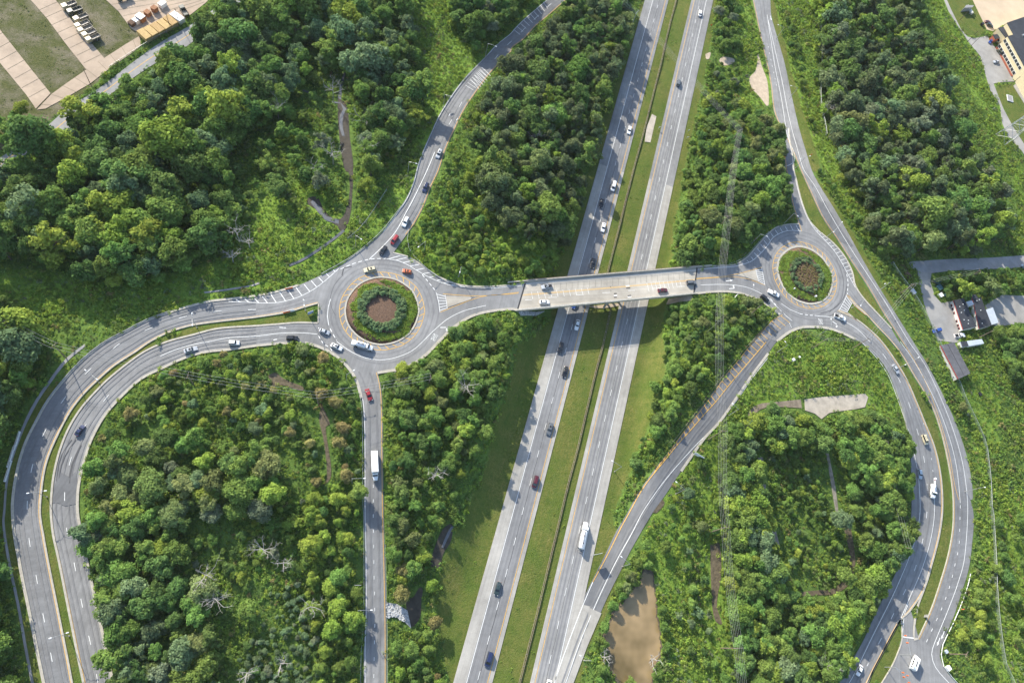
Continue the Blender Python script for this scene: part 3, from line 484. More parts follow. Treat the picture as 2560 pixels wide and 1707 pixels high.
def blur(a, k):
    a = a.astype(float)
    for _ in range(k):
        p = np.pad(a, 1, mode='edge'); a = (p[1:-1, 1:-1]*2+p[:-2, 1:-1]+p[2:, 1:-1]+p[1:-1, :-2]+p[1:-1, 2:])/6
    return a
def look(r, x, y): return r[np.clip((np.asarray(y)-GY0).astype(int), 0, GNY-1), np.clip((np.asarray(x)-GX0).astype(int), 0, GNX-1)]
#@@PART2
def Pk(s, h=0):                                             # traced outline, at height h over the ground
    return G(s, False, h)
FRAME = U([(-260, -200), (2820, -200), (2820, 1830), (-260, 1830)], 0)
inframe = raster([FRAME]); paved = raster(BLOCK); paved1 = grow(paved, 1); paved2 = grow(paved, 2); paved4 = grow(paved, 4)
MOWN = ['O 1500,-60 1455,60 1400,230 1345,420 1300,560 1265,640 1290,700 1240,760 1190,790 1180,860 1135,980 1125,1050 1070,1180 1015,1290 1005,1400 1030,1568 1040,1640 1330,1640 1345,1500 1400,1400 1440,1300 1410,1180 1430,1130 1480,1010 1530,850 1525,720 1540,640 1550,520 1585,330 1615,200 1640,60 1650,-60',
        'D0 1590,-60 1900,-60 2010,300 1900,345 1800,300 1690,110', 'D0 2080,790 2260,760 2500,1200 2450,1500 2330,1330 2160,980', 'A2 -60,1568 30,1300 160,900 330,530 450,400 560,390 330,740 180,1100 120,1450 130,1568', 'A3 -60,0 130,0 215,640 320,1150 405,1568 300,1568 170,850 40,300', 'B1 0,1360 280,1315 450,1262 545,1240 540,1385 400,1395 0,1420', 'A1 2350,1355 1760,1430 1380,1568 1540,1568 1760,1510 2350,1420',
        'A2 1370,10 1050,230 880,380 640,660 510,900 400,1200 375,1568 470,1568 500,1200 630,800 860,480 1200,180 1530,0', 'A3 380,0 470,0 540,430 660,1030 770,1568 665,1568 560,1030 440,430', 'D2 1050,0 1120,0 1320,310 1520,660 1650,1100 1700,1568 1597,1568 1560,1150 1440,750 1260,330', 'D3 1600,0 1695,0 1650,400 1510,850 1375,1150 1340,1170 1340,1000 1430,700 1510,440',
        'D1 770,1220 1130,1568 1040,1568 930,1460 725,1305', 'D1 250,0 300,0 640,640 1040,1280 1130,1430 1000,1300 800,1060 700,790 480,570 320,320', 'D3 1205,1000 1225,1050 1225,1180 1140,1400 1040,1568 920,1568 1050,1290', 'D0 20,0 60,0 330,1000 500,1568 405,1568 290,1200 100,400', 'D1 410,0 560,200 900,760 1350,1568 1330,1568 870,820 480,150']
MEADOW = ['O 1690,-40 1750,-40 1780,240 1700,240', 'O 935,-40 1000,-40 1010,60 1075,100 1120,110 1090,180 1040,200 1000,330 960,330 985,200 955,110', 'O 1770,-40 1900,-40 1900,100 1890,250 1930,400 1990,520 2060,600 2080,660 2140,760 2190,870 2230,980 2250,1130 2260,1300 2235,1330 2240,1450 2290,1600 2420,1600 2420,1140 2290,1110 2300,860 2240,790 2150,720 2040,600 1960,520 1850,300 1800,100', 'O 2125,-20 2170,-20 2280,160 2352,400 2352,580 2330,560 2340,450 2250,250',
          'O 520,560 560,500 640,430 740,400 800,520 830,470 870,480 940,380 960,420 880,520 780,600 640,660 480,690 300,740 90,720 0,680 -40,720 -40,640 60,610 300,650 500,600', 'O 1720,800 1800,770 1990,800 2060,900 2080,960 2010,950 1960,900 1850,910 1700,950 1690,880', 'O 1610,1040 1690,960 1680,1260 1700,1568 1530,1568 1500,1330 1470,1290 1500,1180 1540,1100', 'O 960,480 1060,430 1150,520 1290,590 1270,640 1060,650 950,600']
DRY = ['A0 -900,-500 2300,-500 1900,0 1280,340 900,760 330,1200 -200,1500 -900,1500']
SOIL = ['O 1640,100 1740,240 1700,180 1650,120', 'D1 1380,930 1300,880 1400,1180 1520,1440 1500,1500 1330,1150']
mown, meadow, dry = (raster([Pk(s) for s in L]) for L in (MOWN, MEADOW, DRY))
off_r = hoff(gx, gy); mown |= (off_r > -6.5) & (off_r < 37.5)
mown &= ~raster([Pk('O 440,1000 600,1000 600,1100 440,1100')])
# ------------------------------------------------------------------ ground: one sheet, fine in the middle, out to the horizon
def axis(a, b, step): 
    far = np.cumsum(6*1.45**np.arange(14)); return np.r_[(a-far)[::-1], np.arange(a, b+.1, step), b+far]
ax_, ay_ = axis(-300, 520, 2.), axis(-80, 500, 2.); XX, YY = np.meshgrid(ax_, ay_); nx, ny = len(ax_), len(ay_)
ZZ = Z(XX, YY)
ZZ = ZZ+np.where(look(paved2, XX, YY) | (XX < -320) | (XX > 540) | (YY < -110) | (YY > 515), 0, .25*np.sin(XX*.21)*np.cos(YY*.17))-look(paved, XX, YY)*.12
idx = np.arange(nx*ny).reshape(ny, nx)
F = np.stack([idx[:-1, :-1], idx[:-1, 1:], idx[1:, 1:], idx[1:, :-1]], -1).reshape(-1, 4)
me = bpy.data.meshes.new('ground'); me.vertices.add(nx*ny); me.vertices.foreach_set('co', np.stack([XX, YY, ZZ], -1).ravel().astype(np.float32))
me.loops.add(F.size); me.loops.foreach_set('vertex_index', F.ravel().astype(np.int32)); me.polygons.add(len(F)); me.polygons.foreach_set('loop_start', np.arange(0, F.size, 4, dtype=np.int32)); me.update(calc_edges=True); me.validate()
me.polygons.foreach_set('use_smooth', [True]*len(F))
for nm, r in (('mown', mown), ('meadow', meadow), ('dry', dry), ('edge', grow(paved, 1) & ~paved)):
    a = me.attributes.new(nm, 'FLOAT', 'POINT'); a.data.foreach_set('value', look(blur(r, 3), XX, YY).ravel().astype(np.float32))
gm = bpy.data.materials.new('ground_cover'); gm.use_nodes = True; t = gm.node_tree; b = t.nodes['Principled BSDF']; b.inputs['Roughness'].default_value = .95; b.inputs['Specular IOR Level'].default_value = .1
gp = t.nodes.new('ShaderNodeNewGeometry')
def nz(scale, det=5, vec=None):
    n = t.nodes.new('ShaderNodeTexNoise'); n.inputs['Scale'].default_value = scale; n.inputs['Detail'].default_value = det; n.inputs['Roughness'].default_value = .65; t.links.new(vec or gp.outputs['Position'], n.inputs['Vector']); return n.outputs['Fac']
def ramp(f, c1, c2, a=.35, b_=.65):
    r = t.nodes.new('ShaderNodeValToRGB'); r.color_ramp.elements[0].position = a; r.color_ramp.elements[1].position = b_; r.color_ramp.elements[0].color = (*c1, 1); r.color_ramp.elements[1].color = (*c2, 1); t.links.new(f, r.inputs[0]); return r.outputs[0]
def mixc(f, a, c):
    m = t.nodes.new('ShaderNodeMix'); m.data_type = 'RGBA'; t.links.new(f, m.inputs[0]); t.links.new(a, m.inputs[6]); t.links.new(c, m.inputs[7]); return m.outputs[2]
mp = t.nodes.new('ShaderNodeMapping'); mp.vector_type = 'TEXTURE'; mp.inputs['Rotation'].default_value = (0, 0, math.atan2(HD[1], HD[0])); mp.inputs['Scale'].default_value = (40, 1, 1); t.links.new(gp.outputs['Position'], mp.inputs['Vector'])
base = ramp(nz(.35), (.065, .115, .026), (.125, .20, .04)); lush = ramp(nz(.5), (.10, .18, .028), (.19, .28, .045))
mow = mixc(ramp(nz(.07, 5), (0, 0, 0), (1, 1, 1), .38, .62), ramp(nz(2.4, 8), (.050, .085, .014), (.12, .160, .032)), ramp(nz(1.3, 8), (.095, .108, .022), (.185, .178, .052)))
mow = mixc(ramp(nz(.9, 2, mp.outputs[0]), (0, 0, 0), (.4, .4, .4), .45, .6), mow, ramp(nz(3.5, 6), (.055, .095, .016), (.12, .15, .032)))
mow = mixc(ramp(nz(.35, 6), (0, 0, 0), (.5, .5, .5), .5, .66), mow, ramp(nz(5), (.033, .068, .01), (.07, .115, .02)))
dr = mixc(ramp(nz(.09, 6), (0, 0, 0), (1, 1, 1), .44, .62), ramp(nz(1.4, 8), (.055, .070, .02), (.115, .115, .044)), ramp(nz(2.0, 8), (.11, .10, .055), (.24, .21, .15)))
wob = nz(.45, 4)
def am(nm):
    a = t.nodes.new('ShaderNodeAttribute'); a.attribute_name = nm; m = t.nodes.new('ShaderNodeMath'); m.operation = 'ADD'; t.links.new(a.outputs['Fac'], m.inputs[0]); t.links.new(wob, m.inputs[1])
    r = t.nodes.new('ShaderNodeMapRange'); r.inputs['From Min'].default_value = .8; r.inputs['From Max'].default_value = 1.15; t.links.new(m.outputs[0], r.inputs['Value']); return r.outputs[0]
c = mixc(am('meadow'), base, lush); c = mixc(am('mown'), c, mow); c = mixc(am('dry'), c, dr)
t.links.new(c, b.inputs['Base Color'])
bp = t.nodes.new('ShaderNodeBump'); bp.inputs['Strength'].default_value = .9; bp.inputs['Distance'].default_value = .4; t.links.new(nz(1.8, 8), bp.inputs['Height']); t.links.new(bp.outputs[0], b.inputs['Normal'])
me.materials.append(gm); tag(link(bpy.data.objects.new('ground', me)), kind='structure')
# ------------------------------------------------------------------ plants
def leaves(centres, radii, per, size, crown_c, seed, flat=1.0, up=.25, out=.8):
    """leaf clumps: many small faces on the surface of each clump, facing outwards"""
    r = np.random.default_rng(seed); C = np.repeat(centres, per, 0); R = np.repeat(radii, per); n = len(C)
    d = r.normal(size=(n, 3)); d /= np.linalg.norm(d, axis=1)[:, None]; d[:, 2] = np.where(d[:, 2] < -.35, -d[:, 2], d[:, 2])
    P = C+d*(R*r.uniform(.55, 1.08, n))[:, None]*[1, 1, flat]
    o = P-crown_c; o /= np.linalg.norm(o, axis=1)[:, None]+1e-6
    N = d*out+o*.35+r.normal(size=(n, 3))*.55+[0, 0, up]; N /= np.linalg.norm(N, axis=1)[:, None]
    a = np.cross(N, r.normal(size=(n, 3))); a /= np.linalg.norm(a, axis=1)[:, None]; b_ = np.cross(N, a)
    s = (size*r.uniform(.65, 1.25, n))[:, None]; a = a*s; b_ = b_*s*.62
    V = np.stack([P-a, P-b_*1.0+a*.1, P+a, P+b_+a*.1], 1).reshape(-1, 3)
    return V, np.arange(4*n).reshape(-1, 4)
def crown_shape(kind, seed):
    r = np.random.default_rng(seed)
    if kind == 'broad':                                     # 10 m tall, crown about 7.5 m wide, lumpy and a little lop-sided
        n = 46; d = r.normal(size=(n, 3)); d /= np.linalg.norm(d, axis=1)[:, None]; d[:, 2] = np.abs(d[:, 2])*1.0-.28*r.random(n)
        lob = 1+.22*np.sin(np.arctan2(d[:, 1], d[:, 0])*r.integers(2, 4)+r.uniform(0, 6)); k = r.uniform(.62, 1.0, n)*lob
        C = d*k[:, None]*[3.0, 3.0, 4.0]+[0, 0, 5.4]; R = r.uniform(.8, 1.45, n); return leaves(C, R, 64, .335, np.array([0, 0, 4.5]), seed+1, .8)
    if kind == 'open':                                      # looser crown made of separate boughs with gaps between
        C = []; R = []
        for q in range(9):
            a = q*2.4+r.uniform(-.4, .4); l = r.uniform(1.4, 3.3); z = r.uniform(4.2, 9.0); l *= (1-.5*max(0, (z-6)/3.2))
            for k in range(5): C.append([math.cos(a)*l*(.45+.16*k)+r.normal()*.35, math.sin(a)*l*(.45+.16*k)+r.normal()*.35, z+k*.12+r.normal()*.3]); R.append(r.uniform(.6, 1.05))
        return leaves(np.array(C), np.array(R), 54, .31, np.array([0, 0, 5.]), seed+1, .75)
    if kind == 'pine':
        C = []; R = []
        for q in range(30):
            z = r.uniform(4.0, 9.7); l = (2.6*(1-(z-4)/7.5))*r.uniform(.35, 1.0); a = r.uniform(0, 6.28); C.append([math.cos(a)*l, math.sin(a)*l, z]); R.append(r.uniform(.55, 1.0))
        return leaves(np.array(C), np.array(R), 48, .30, np.array([0, 0, 5.]), seed+1, .6, .4, .6)
    if kind == 'shrub':                                     # 3 m tall
        n = 16; d = r.normal(size=(n, 3)); d /= np.linalg.norm(d, axis=1)[:, None]; d[:, 2] = np.abs(d[:, 2]); C = d*r.uniform(.4, 1, n)[:, None]*[1.35, 1.35, 1.8]+[0, 0, .6]
        return leaves(C, r.uniform(.45, .85, n), 38, .25, np.array([0, 0, .6]), seed+1, .85)
    n = 5; C = np.c_[r.normal(size=(n, 2))*.45, r.uniform(.1, .5, n)]; return leaves(C, r.uniform(.3, .55, n), 20, .155, np.array([0, 0, -.2]), seed+1, .8)   # a tuft of weeds
SHAPES = {}; CM = {}
NSH = {'broad': 8, 'open': 6, 'pine': 5, 'shrub': 4, 'tuft': 4}
def crown_mesh(kind, i, colour):
    if (kind, i, colour) in CM: return CM[kind, i, colour]
    if (kind, i) not in SHAPES: SHAPES[kind, i] = crown_shape(kind, 1000*list(NSH).index(kind)+17*i+3)
    V, Fq = SHAPES[kind, i]; m = bpy.data.meshes.new(f'{kind}_foliage'); m.vertices.add(len(V)); m.vertices.foreach_set('co', V.ravel().astype(np.float32)); m.loops.add(Fq.size); m.loops.foreach_set('vertex_index', Fq.ravel().astype(np.int32))
    m.polygons.add(len(Fq)); m.polygons.foreach_set('loop_start', np.arange(0, Fq.size, 4, dtype=np.int32)); m.update(calc_edges=True); m.materials.append(LEAF[colour]); CM[kind, i, colour] = m; return m
def trunk_mesh(kind, i):
    if ('t', kind, i) in CM: return CM['t', kind, i]
    r = random.Random(i*7+len(kind)); q = MB(); top = {'pine': 9.2}.get(kind, 7.5); q.tube([(0, 0, -.3), (r.uniform(-.1, .1), r.uniform(-.1, .1), 2.5), (r.uniform(-.25, .25), r.uniform(-.25, .25), top)], .26, 7, .05)
    for k in range(7):
        a = k*2.4+r.random(); z = r.uniform(2.6, top*.8); l = r.uniform(1.3, 2.6); q.tube([(0, 0, z), (math.cos(a)*l*.5, math.sin(a)*l*.5, z+l*.3), (math.cos(a)*l, math.sin(a)*l, z+l*.75)], .09, 5, .03)
    m = bpy.data.meshes.new(f'{kind}_trunk'); m.from_pydata([tuple(v) for v in q.v], [], q.f); m.materials.append(M_BARK); CM['t', kind, i] = m; return m
# regions of wood: outline (on the crowns), spacing, heights, kinds, colours, words for the place
REG = [
 ('the big wood in the upper left', 'O -60,370 80,290 205,232 345,172 455,112 462,10 640,-70 725,150 650,235 545,270 520,400 560,490 520,590 350,610 230,640 60,590 -60,560', 6.6, 13, 20, {'broad': 6, 'open': 3}, {'deep': 3, 'mid': 5, 'bright': 2, 'blue': 2}),
 ('the wood along the stream', 'O 640,-70 930,-70 950,90 985,200 945,280 890,350 855,440 820,440 800,300 780,190 735,150', 6.4, 10, 17, {'broad': 6, 'open': 3}, {'deep': 3, 'mid': 4, 'bright': 1, 'blue': 3}),
 ('the marshy clearing by the stream', 'O 545,300 650,250 740,200 775,230 795,480 690,500 620,430 580,470 540,420', 9, 5, 11, {'open': 5, 'broad': 2}, {'deep': 3, 'mid': 4, 'grey': 1}),
 ('the triangular wood left of the highway', 'O 1300,20 1370,-60 1450,0 1440,90 1400,220 1370,340 1330,470 1285,560 1240,530 1180,540 1150,480 1105,440 1090,330 1112,225 1165,160 1225,95', 5.2, 10, 16, {'broad': 3, 'open': 3, 'pine': 4}, {'deep': 4, 'mid': 3, 'pine': 3, 'olive': 2, 'bright': 1}),
 ('the green slope below the triangular wood', 'O 985,470 1040,340 1090,470 1160,540 1270,570 1290,600 1250,640 1080,640 960,590 950,540', 4.2, 2.2, 5.5, {'broad': 4}, {'mid': 4, 'bright': 4, 'deep': 1}),
 ('the small wood at the top edge', 'O 985,-60 1230,-60 1160,60 1120,110 1060,100 1010,50', 5.5, 8, 14, {'broad': 3, 'open': 2}, {'deep': 4, 'mid': 2, 'grey': 1}),
 ('the verge of the upper left road', 'O 1010,200 1130,95 1100,150 1050,190 1000,290 970,350 960,330', 4.2, 2.5, 5, {'broad': 3}, {'mid': 3, 'bright': 2}),
 ('the wood between the highway and the right ramp', 'O 1600,310 1625,240 1700,230 1775,265 1800,300 1798,350 1820,480 1760,520 1700,600 1560,600 1550,500 1585,380', 5.6, 9, 14, {'broad': 6, 'open': 2}, {'deep': 4, 'mid': 4, 'olive': 1, 'bright': 1}),
 ('the scrub strip by the upper highway', 'O 1625,-40 1685,-40 1700,100 1710,190 1680,230 1625,240 1640,100', 5.2, 4, 7, {'broad': 3}, {'deep': 2, 'mid': 3, 'grey': 1}),
 ('the large dark wood in the upper right', 'O 1890,-60 2095,-60 2138,120 2196,245 2255,365 2312,440 2310,530 2200,570 2050,575 2010,520 1965,420 1925,330 1895,200 1885,80', 6.2, 11, 19, {'broad': 5, 'open': 3, 'pine': 4}, {'deep': 4, 'blue': 3, 'pine': 2, 'mid': 4, 'bright': 3, 'olive': 1, 'grey': .7}),
 ('the tree row by the compound road', 'O 2160,-40 2190,0 2240,80 2285,180 2310,250 2290,260 2250,170 2200,80 2150,10', 4.6, 7, 10, {'broad': 4}, {'deep': 4, 'mid': 2}),
 ('the right verge bushes', 'O 1805,20 1830,60 1850,200 1870,330 1920,420 1985,520 2050,590 2030,600 1940,500 1880,400 1840,300 1810,180', 6, 3, 6, {'broad': 3}, {'deep': 2, 'mid': 3}),
 ('the left edge wood', 'O -60,690 20,700 60,760 80,820 75,880 45,930 30,1000 -60,1080', 5.6, 12, 17, {'broad': 4}, {'deep': 2, 'mid': 3, 'bright': 2, 'blue': 1}),
 ('the dark bank beyond the footpath', 'O -130,1060 -12,1040 -14,1180 -6,1300 12,1420 30,1568 40,1640 -130,1640', 5.2, 12, 17, {'broad': 4}, {'deep': 3, 'mid': 2}),
 ('the wood inside the left loop', 'O 205,1060 330,990 440,1000 600,1010 650,1100 600,1185 420,1212 425,1325 560,1345 590,1400 510,1440 490,1568 530,1640 260,1640 240,1500 205,1330 190,1150', 5.8, 6.5, 11.5, {'broad': 5, 'open': 4}, {'deep': 3, 'mid': 6, 'bright': 1, 'blue': 2, 'grey': .8, 'olive': 1}),
 ('the young growth at the top of the left loop', 'O 440,810 560,790 690,800 790,850 820,930 830,1080 770,1140 700,1120 680,1020 560,1000 440,990 300,970 260,1010 230,1010 330,890', 4.2, 2.2, 5.2, {'broad': 5, 'open': 1}, {'mid': 4, 'bright': 3, 'deep': 2, 'olive': 1, 'blue': 1, 'tan': 1}),
 ('the low growth in the middle of the left loop', 'O 430,1215 620,1190 690,1110 770,1150 720,1240 700,1350 600,1345 440,1325', 5.0, 2, 5.5, {'broad': 4, 'open': 1}, {'deep': 3, 'mid': 4, 'bright': 3, 'grey': 1}),
 ('the low bluish thicket in the left loop', 'O 600,1360 690,1340 720,1420 740,1568 750,1640 560,1640 540,1500 600,1420', 2.7, 1.8, 3.2, {'broad': 4}, {'blue': 5, 'deep': 1, 'grey': 1}),
 ('the scrub along the straight ramp', 'O 690,1130 770,1150 830,1100 832,1280 830,1568 830,1640 740,1640 720,1480 700,1350 720,1240', 4.4, 2.5, 7, {'broad': 5}, {'mid': 3, 'bright': 4, 'deep': 1}),
 ('the thicket between the straight ramp and the highway', 'O 885,870 1000,800 1060,745 1160,730 1185,780 1160,860 1118,960 1112,1030 1062,1110 1022,1190 990,1280 940,1290 890,1330 885,1100', 4.6, 4, 8.6, {'broad': 6, 'open': 2}, {'deep': 3, 'mid': 5, 'bright': 2, 'olive': 1}),
 ('the bushes beside the stone riprap', 'O 890,1290 1000,1290 1010,1400 1000,1480 1020,1568 1025,1640 890,1640 890,1480 930,1450', 4.4, 3, 7, {'broad': 5}, {'mid': 3, 'bright': 3, 'deep': 1, 'tan': 1}),
 ('the thicket right of the highway', 'O 1540,690 1640,690 1735,690 1765,722 1690,785 1618,868 1556,948 1470,1058 1424,1150 1408,1110 1470,980 1515,860 1530,760', 4.2, 3.2, 6.6, {'broad': 6, 'open': 1}, {'deep': 3, 'mid': 5, 'bright': 2, 'olive': 1}),
 ('the young wood inside the right loop', 'O 1660,1000 1740,940 1830,950 1880,980 1960,940 2070,970 2090,1080 2090,1230 2050,1310 2000,1420 1940,1568 1930,1640 1720,1640 1690,1450 1670,1240', 4.3, 5, 9, {'broad': 6, 'open': 1}, {'deep': 2, 'mid': 6, 'bright': 3, 'blue': 1}),
 ('the scrub between the ramp and the power line', 'O 1640,1010 1670,1100 1680,1300 1700,1568 1700,1640 1600,1640 1560,1480 1540,1300 1500,1250 1540,1110', 6.6, 2.5, 5.5, {'broad': 4, 'open': 2}, {'mid': 4, 'blue': 2, 'deep': 2, 'olive': 1}),
 ('the bushes around the pond', 'O 1410,1280 1480,1230 1500,1310 1440,1390 1410,1420 1390,1480 1380,1568 1380,1640 1330,1640 1390,1450', 4.0, 2.5, 5.5, {'broad': 3}, {'mid': 3, 'bright': 4, 'olive': 1}),
 ('the right edge copse', 'O 2290,760 2420,720 2420,900 2320,880', 4.8, 5, 9, {'broad': 4}, {'deep': 3, 'mid': 3}),
 ('the bottom right thicket', 'O 2270,1180 2420,1150 2420,1560 2330,1480 2290,1330', 9, 3.5, 7, {'broad': 4}, {'deep': 3, 'mid': 3}),
 ('the slope right of the junction', 'O 2235,1330 2280,1340 2290,1480 2260,1500 2210,1480 2200,1420', 4.5, 3, 6, {'broad': 3}, {'mid': 3, 'bright': 2}),
 ('the lawn behind the dark roofed buildings', 'O 2130,640 2352,610 2420,600 2420,670 2280,680 2160,690', 4.6, 3, 7, {'broad': 4}, {'mid': 3, 'deep': 2, 'bright': 1}),
 ('the hedge along the yard road', 'O -40,290 60,240 80,270 0,340 -40,330', 4.5, 5, 8, {'broad': 3}, {'mid': 3, 'bright': 2}),
]
NOTREE = raster([Pk(s) for s in ('O 2122,-40 2165,-20 2280,190 2352,400 2352,560 2330,520 2325,430 2250,255 2165,110', 'O 938,-40 1000,-40 1040,70 1085,110 1060,180 1010,230 985,330 960,400 925,450 955,330 980,240 968,130', 'O 1695,-40 1745,-40 1775,235 1705,235 1690,100', 'A1 0,1160 300,1240 600,1300 1000,1260 1300,1130 1800,1060 2350,960 2350,1140 1900,1200 1340,1380 980,1560 700,1568 300,1400 0,1300', 'C2 1980,0 2060,0 2040,500 1990,600 1970,500', 'C3 1800,250 1930,250 1950,1050 1880,1050', 'D2 470,690 590,690 660,1200 700,1568 D3 760,150 810,340 810,500 760,680 600,780 280,790 280,700 560,690 690,620 730,480 690,200 610,0 D2 570,1400 500,1000')])
MIDDLE = raster([Pk('O 1755,1045 1880,1040 1940,1290 1900,1350 1800,1345 1755,1200')])
CW = {'deep': 'dark green', 'mid': 'mid green', 'bright': 'yellow green', 'blue': 'bluish green', 'olive': 'olive green', 'pine': 'dull dark green', 'tan': 'tan tinged', 'grey': 'grey green'}
PL = []                                                      # every plant: x, y, z, height, kind, shape, colour, region, width
def pick(d): k = list(d); w = np.array([d[q] for q in k], float); return k[rng.choice(len(k), p=w/w.sum())]
for ri, (place, poly, sp, h0, h1, kinds, cols) in enumerate(REG):
    P = Pk(poly, .55*(h0+h1)/2)[:, :2]; lo, hi = P.min(0), P.max(0); ii, jj = np.meshgrid(np.arange(int((hi[0]-lo[0])/sp)+2), np.arange(int((hi[1]-lo[1])/(sp*.87))+2))
    x = lo[0]+(ii+.5*(jj % 2))*sp+rng.uniform(-.42, .42, ii.shape)*sp; y = lo[1]+jj*sp*.87+rng.uniform(-.42, .42, ii.shape)*sp; k = inpoly(x, y, P); x, y = x[k], y[k]
    clump = np.sin(x*.07+ri)*np.cos(y*.06-ri)+.5*np.sin(x*.17+y*.13+ri*2)
    bad = look(paved4 if h0 > 7 else paved2, x, y) | (look(mown, x, y) & look(grow(paved, 6), x, y)) | look(NOTREE, x, y) | ~look(inframe, x, y)
    for a, b_, cl, bb in zip(x, y, clump, bad):
        if bb or rng.random() < (.05 if cl > -.7 or 'loop' not in place else .5): continue
        kd = pick(kinds); c = dict(cols)
        for q in ('bright', 'tan'):
            if q in c: c[q] *= 2.2 if cl > .55 else .45
        co = pick(c); co = 'pine' if kd == 'pine' and rng.random() < .7 else co
        h = rng.uniform(h0, h1)*(1.28 if h0 > 9 and rng.random() < .12 else 1)*(.78+.22*min(1, 1.0+cl))*(.45 if look(MIDDLE, a, b_) else 1.25 if 'right loop' in place else 1)*(rng.uniform(.72, 1.12) if h0 > 7 else 1); PL.append([a, b_, float(Z(a, b_)), h, kd, int(rng.integers(NSH[kd])), co, ri, rng.uniform(.8, 1.25)*(1 if h0 > 7 else 1.18)])
        if h0 >= 8 and rng.random() < .8: q = rng.uniform(0, 6.28); hh = h*rng.uniform(.3, .5); X, Y_ = a+math.cos(q)*sp*.55, b_+math.sin(q)*sp*.55; PL.append([X, Y_, float(Z(X, Y_)), hh, 'broad', int(rng.integers(NSH['broad'])), ('mid', 'bright', pick(cols))[int(rng.integers(3))], ri, rng.uniform(1.3, 1.8)])
def extra(s, h, kd, co, ri, w=1.0):
    for p in Pk(s, h*.55): PL.append([p[0], p[1], float(Z(p[0], p[1])), h, kd, int(rng.integers(NSH[kd])), co, ri, w])
extra('A1 1200,500 1350,620 1000,330', 17, 'broad', 'bright', 0, 1.15); extra('B3 490,300 740,880 890,990 700,1070', 8, 'broad', 'bright', 16, 1.25); extra('D1 1800,1080', 13, 'open', 'bright', 26, 1.15); extra('D1 2060,1050', 13, 'open', 'olive', 26, 1.15); extra('D0 90,1210', 12, 'broad', 'olive', 7, 1.0)
extra('C3 1150,470 1230,480 1060,560 1130,640 990,690 1020,760 930,860 1380,900 1400,1060 850,1060 800,1180 1420,1240 1090,1560 1330,1500', 4.5, 'broad', 'mid', 22, 1.25); extra('B2 800,790 600,480 730,560 760,930 620,150 830,1230 B3 1290,400 A2 1200,660', 6, 'broad', 'tan', 15, 1.2); extra('B1 400,580 1960,60', 7, 'broad', 'bright', 2, 1.0); extra('D3 1950,950 1940,1050 2000,1360', 6, 'broad', 'bright', 25, 1.2); extra('C0 2030,400 1960,420', 8, 'broad', 'mid', 8, 1.2); extra('B0 430,1060 340,1200 360,1400 60,1350 1520,40', 9, 'open', 'mid', 2, .9); extra('D2 1790,600 C3 1100,590 1050,700', 5.5, 'broad', 'olive', 22, 1.2)
size = np.array([p[3]/np.linalg.norm(np.array([p[0], p[1], p[2]-CH])) for p in PL]); px = proj(np.array([[p[0], p[1], p[2]+p[3]*.6] for p in PL])); seen = (px[:, 0] > -10) & (px[:, 0] < 2570) & (px[:, 1] > -10) & (px[:, 1] < 1717)
KINDN = {'tree': ('broadleaf_tree', 'tree'), 'pine': ('pine_tree', 'pine'), 'bush': ('leafy_bush', 'bush')}
def kclass(p): return 'pine' if p[4] == 'pine' else ('tree' if p[3] > 7.2 else 'bush')
solo = set()
for kc in KINDN:
    ids = [i for i in np.argsort(-size) if seen[i] and kclass(PL[i]) == kc][:290]; solo |= set(int(i) for i in ids)
for i in sorted(solo):
    x, y, z, h, kd, sh, co, ri, w = PL[i]; kc = kclass(PL[i]); nm, cat = KINDN[kc]; place = REG[ri][0]
    hw_ = 'tall' if h > 14.5 else 'mid-sized' if h > 9.5 else 'low' if h < 5 else 'small'
    o = empty(nm, (x, y, z), f"{hw_} {CW[co]} {'pine' if kc == 'pine' else 'broadleaf tree' if kc == 'tree' else 'leafy bush'} in {place}"[:118], cat, rng.uniform(0, 6.28), f"{hw_} {CW[co]} {nm.replace('_', ' ')}s in {place}")
    s = h/10; o.scale = (s*w, s*w, s); c = link(bpy.data.objects.new('crown', crown_mesh(kd, sh, co)), o); link(bpy.data.objects.new('trunk', trunk_mesh(kd, sh)), o)
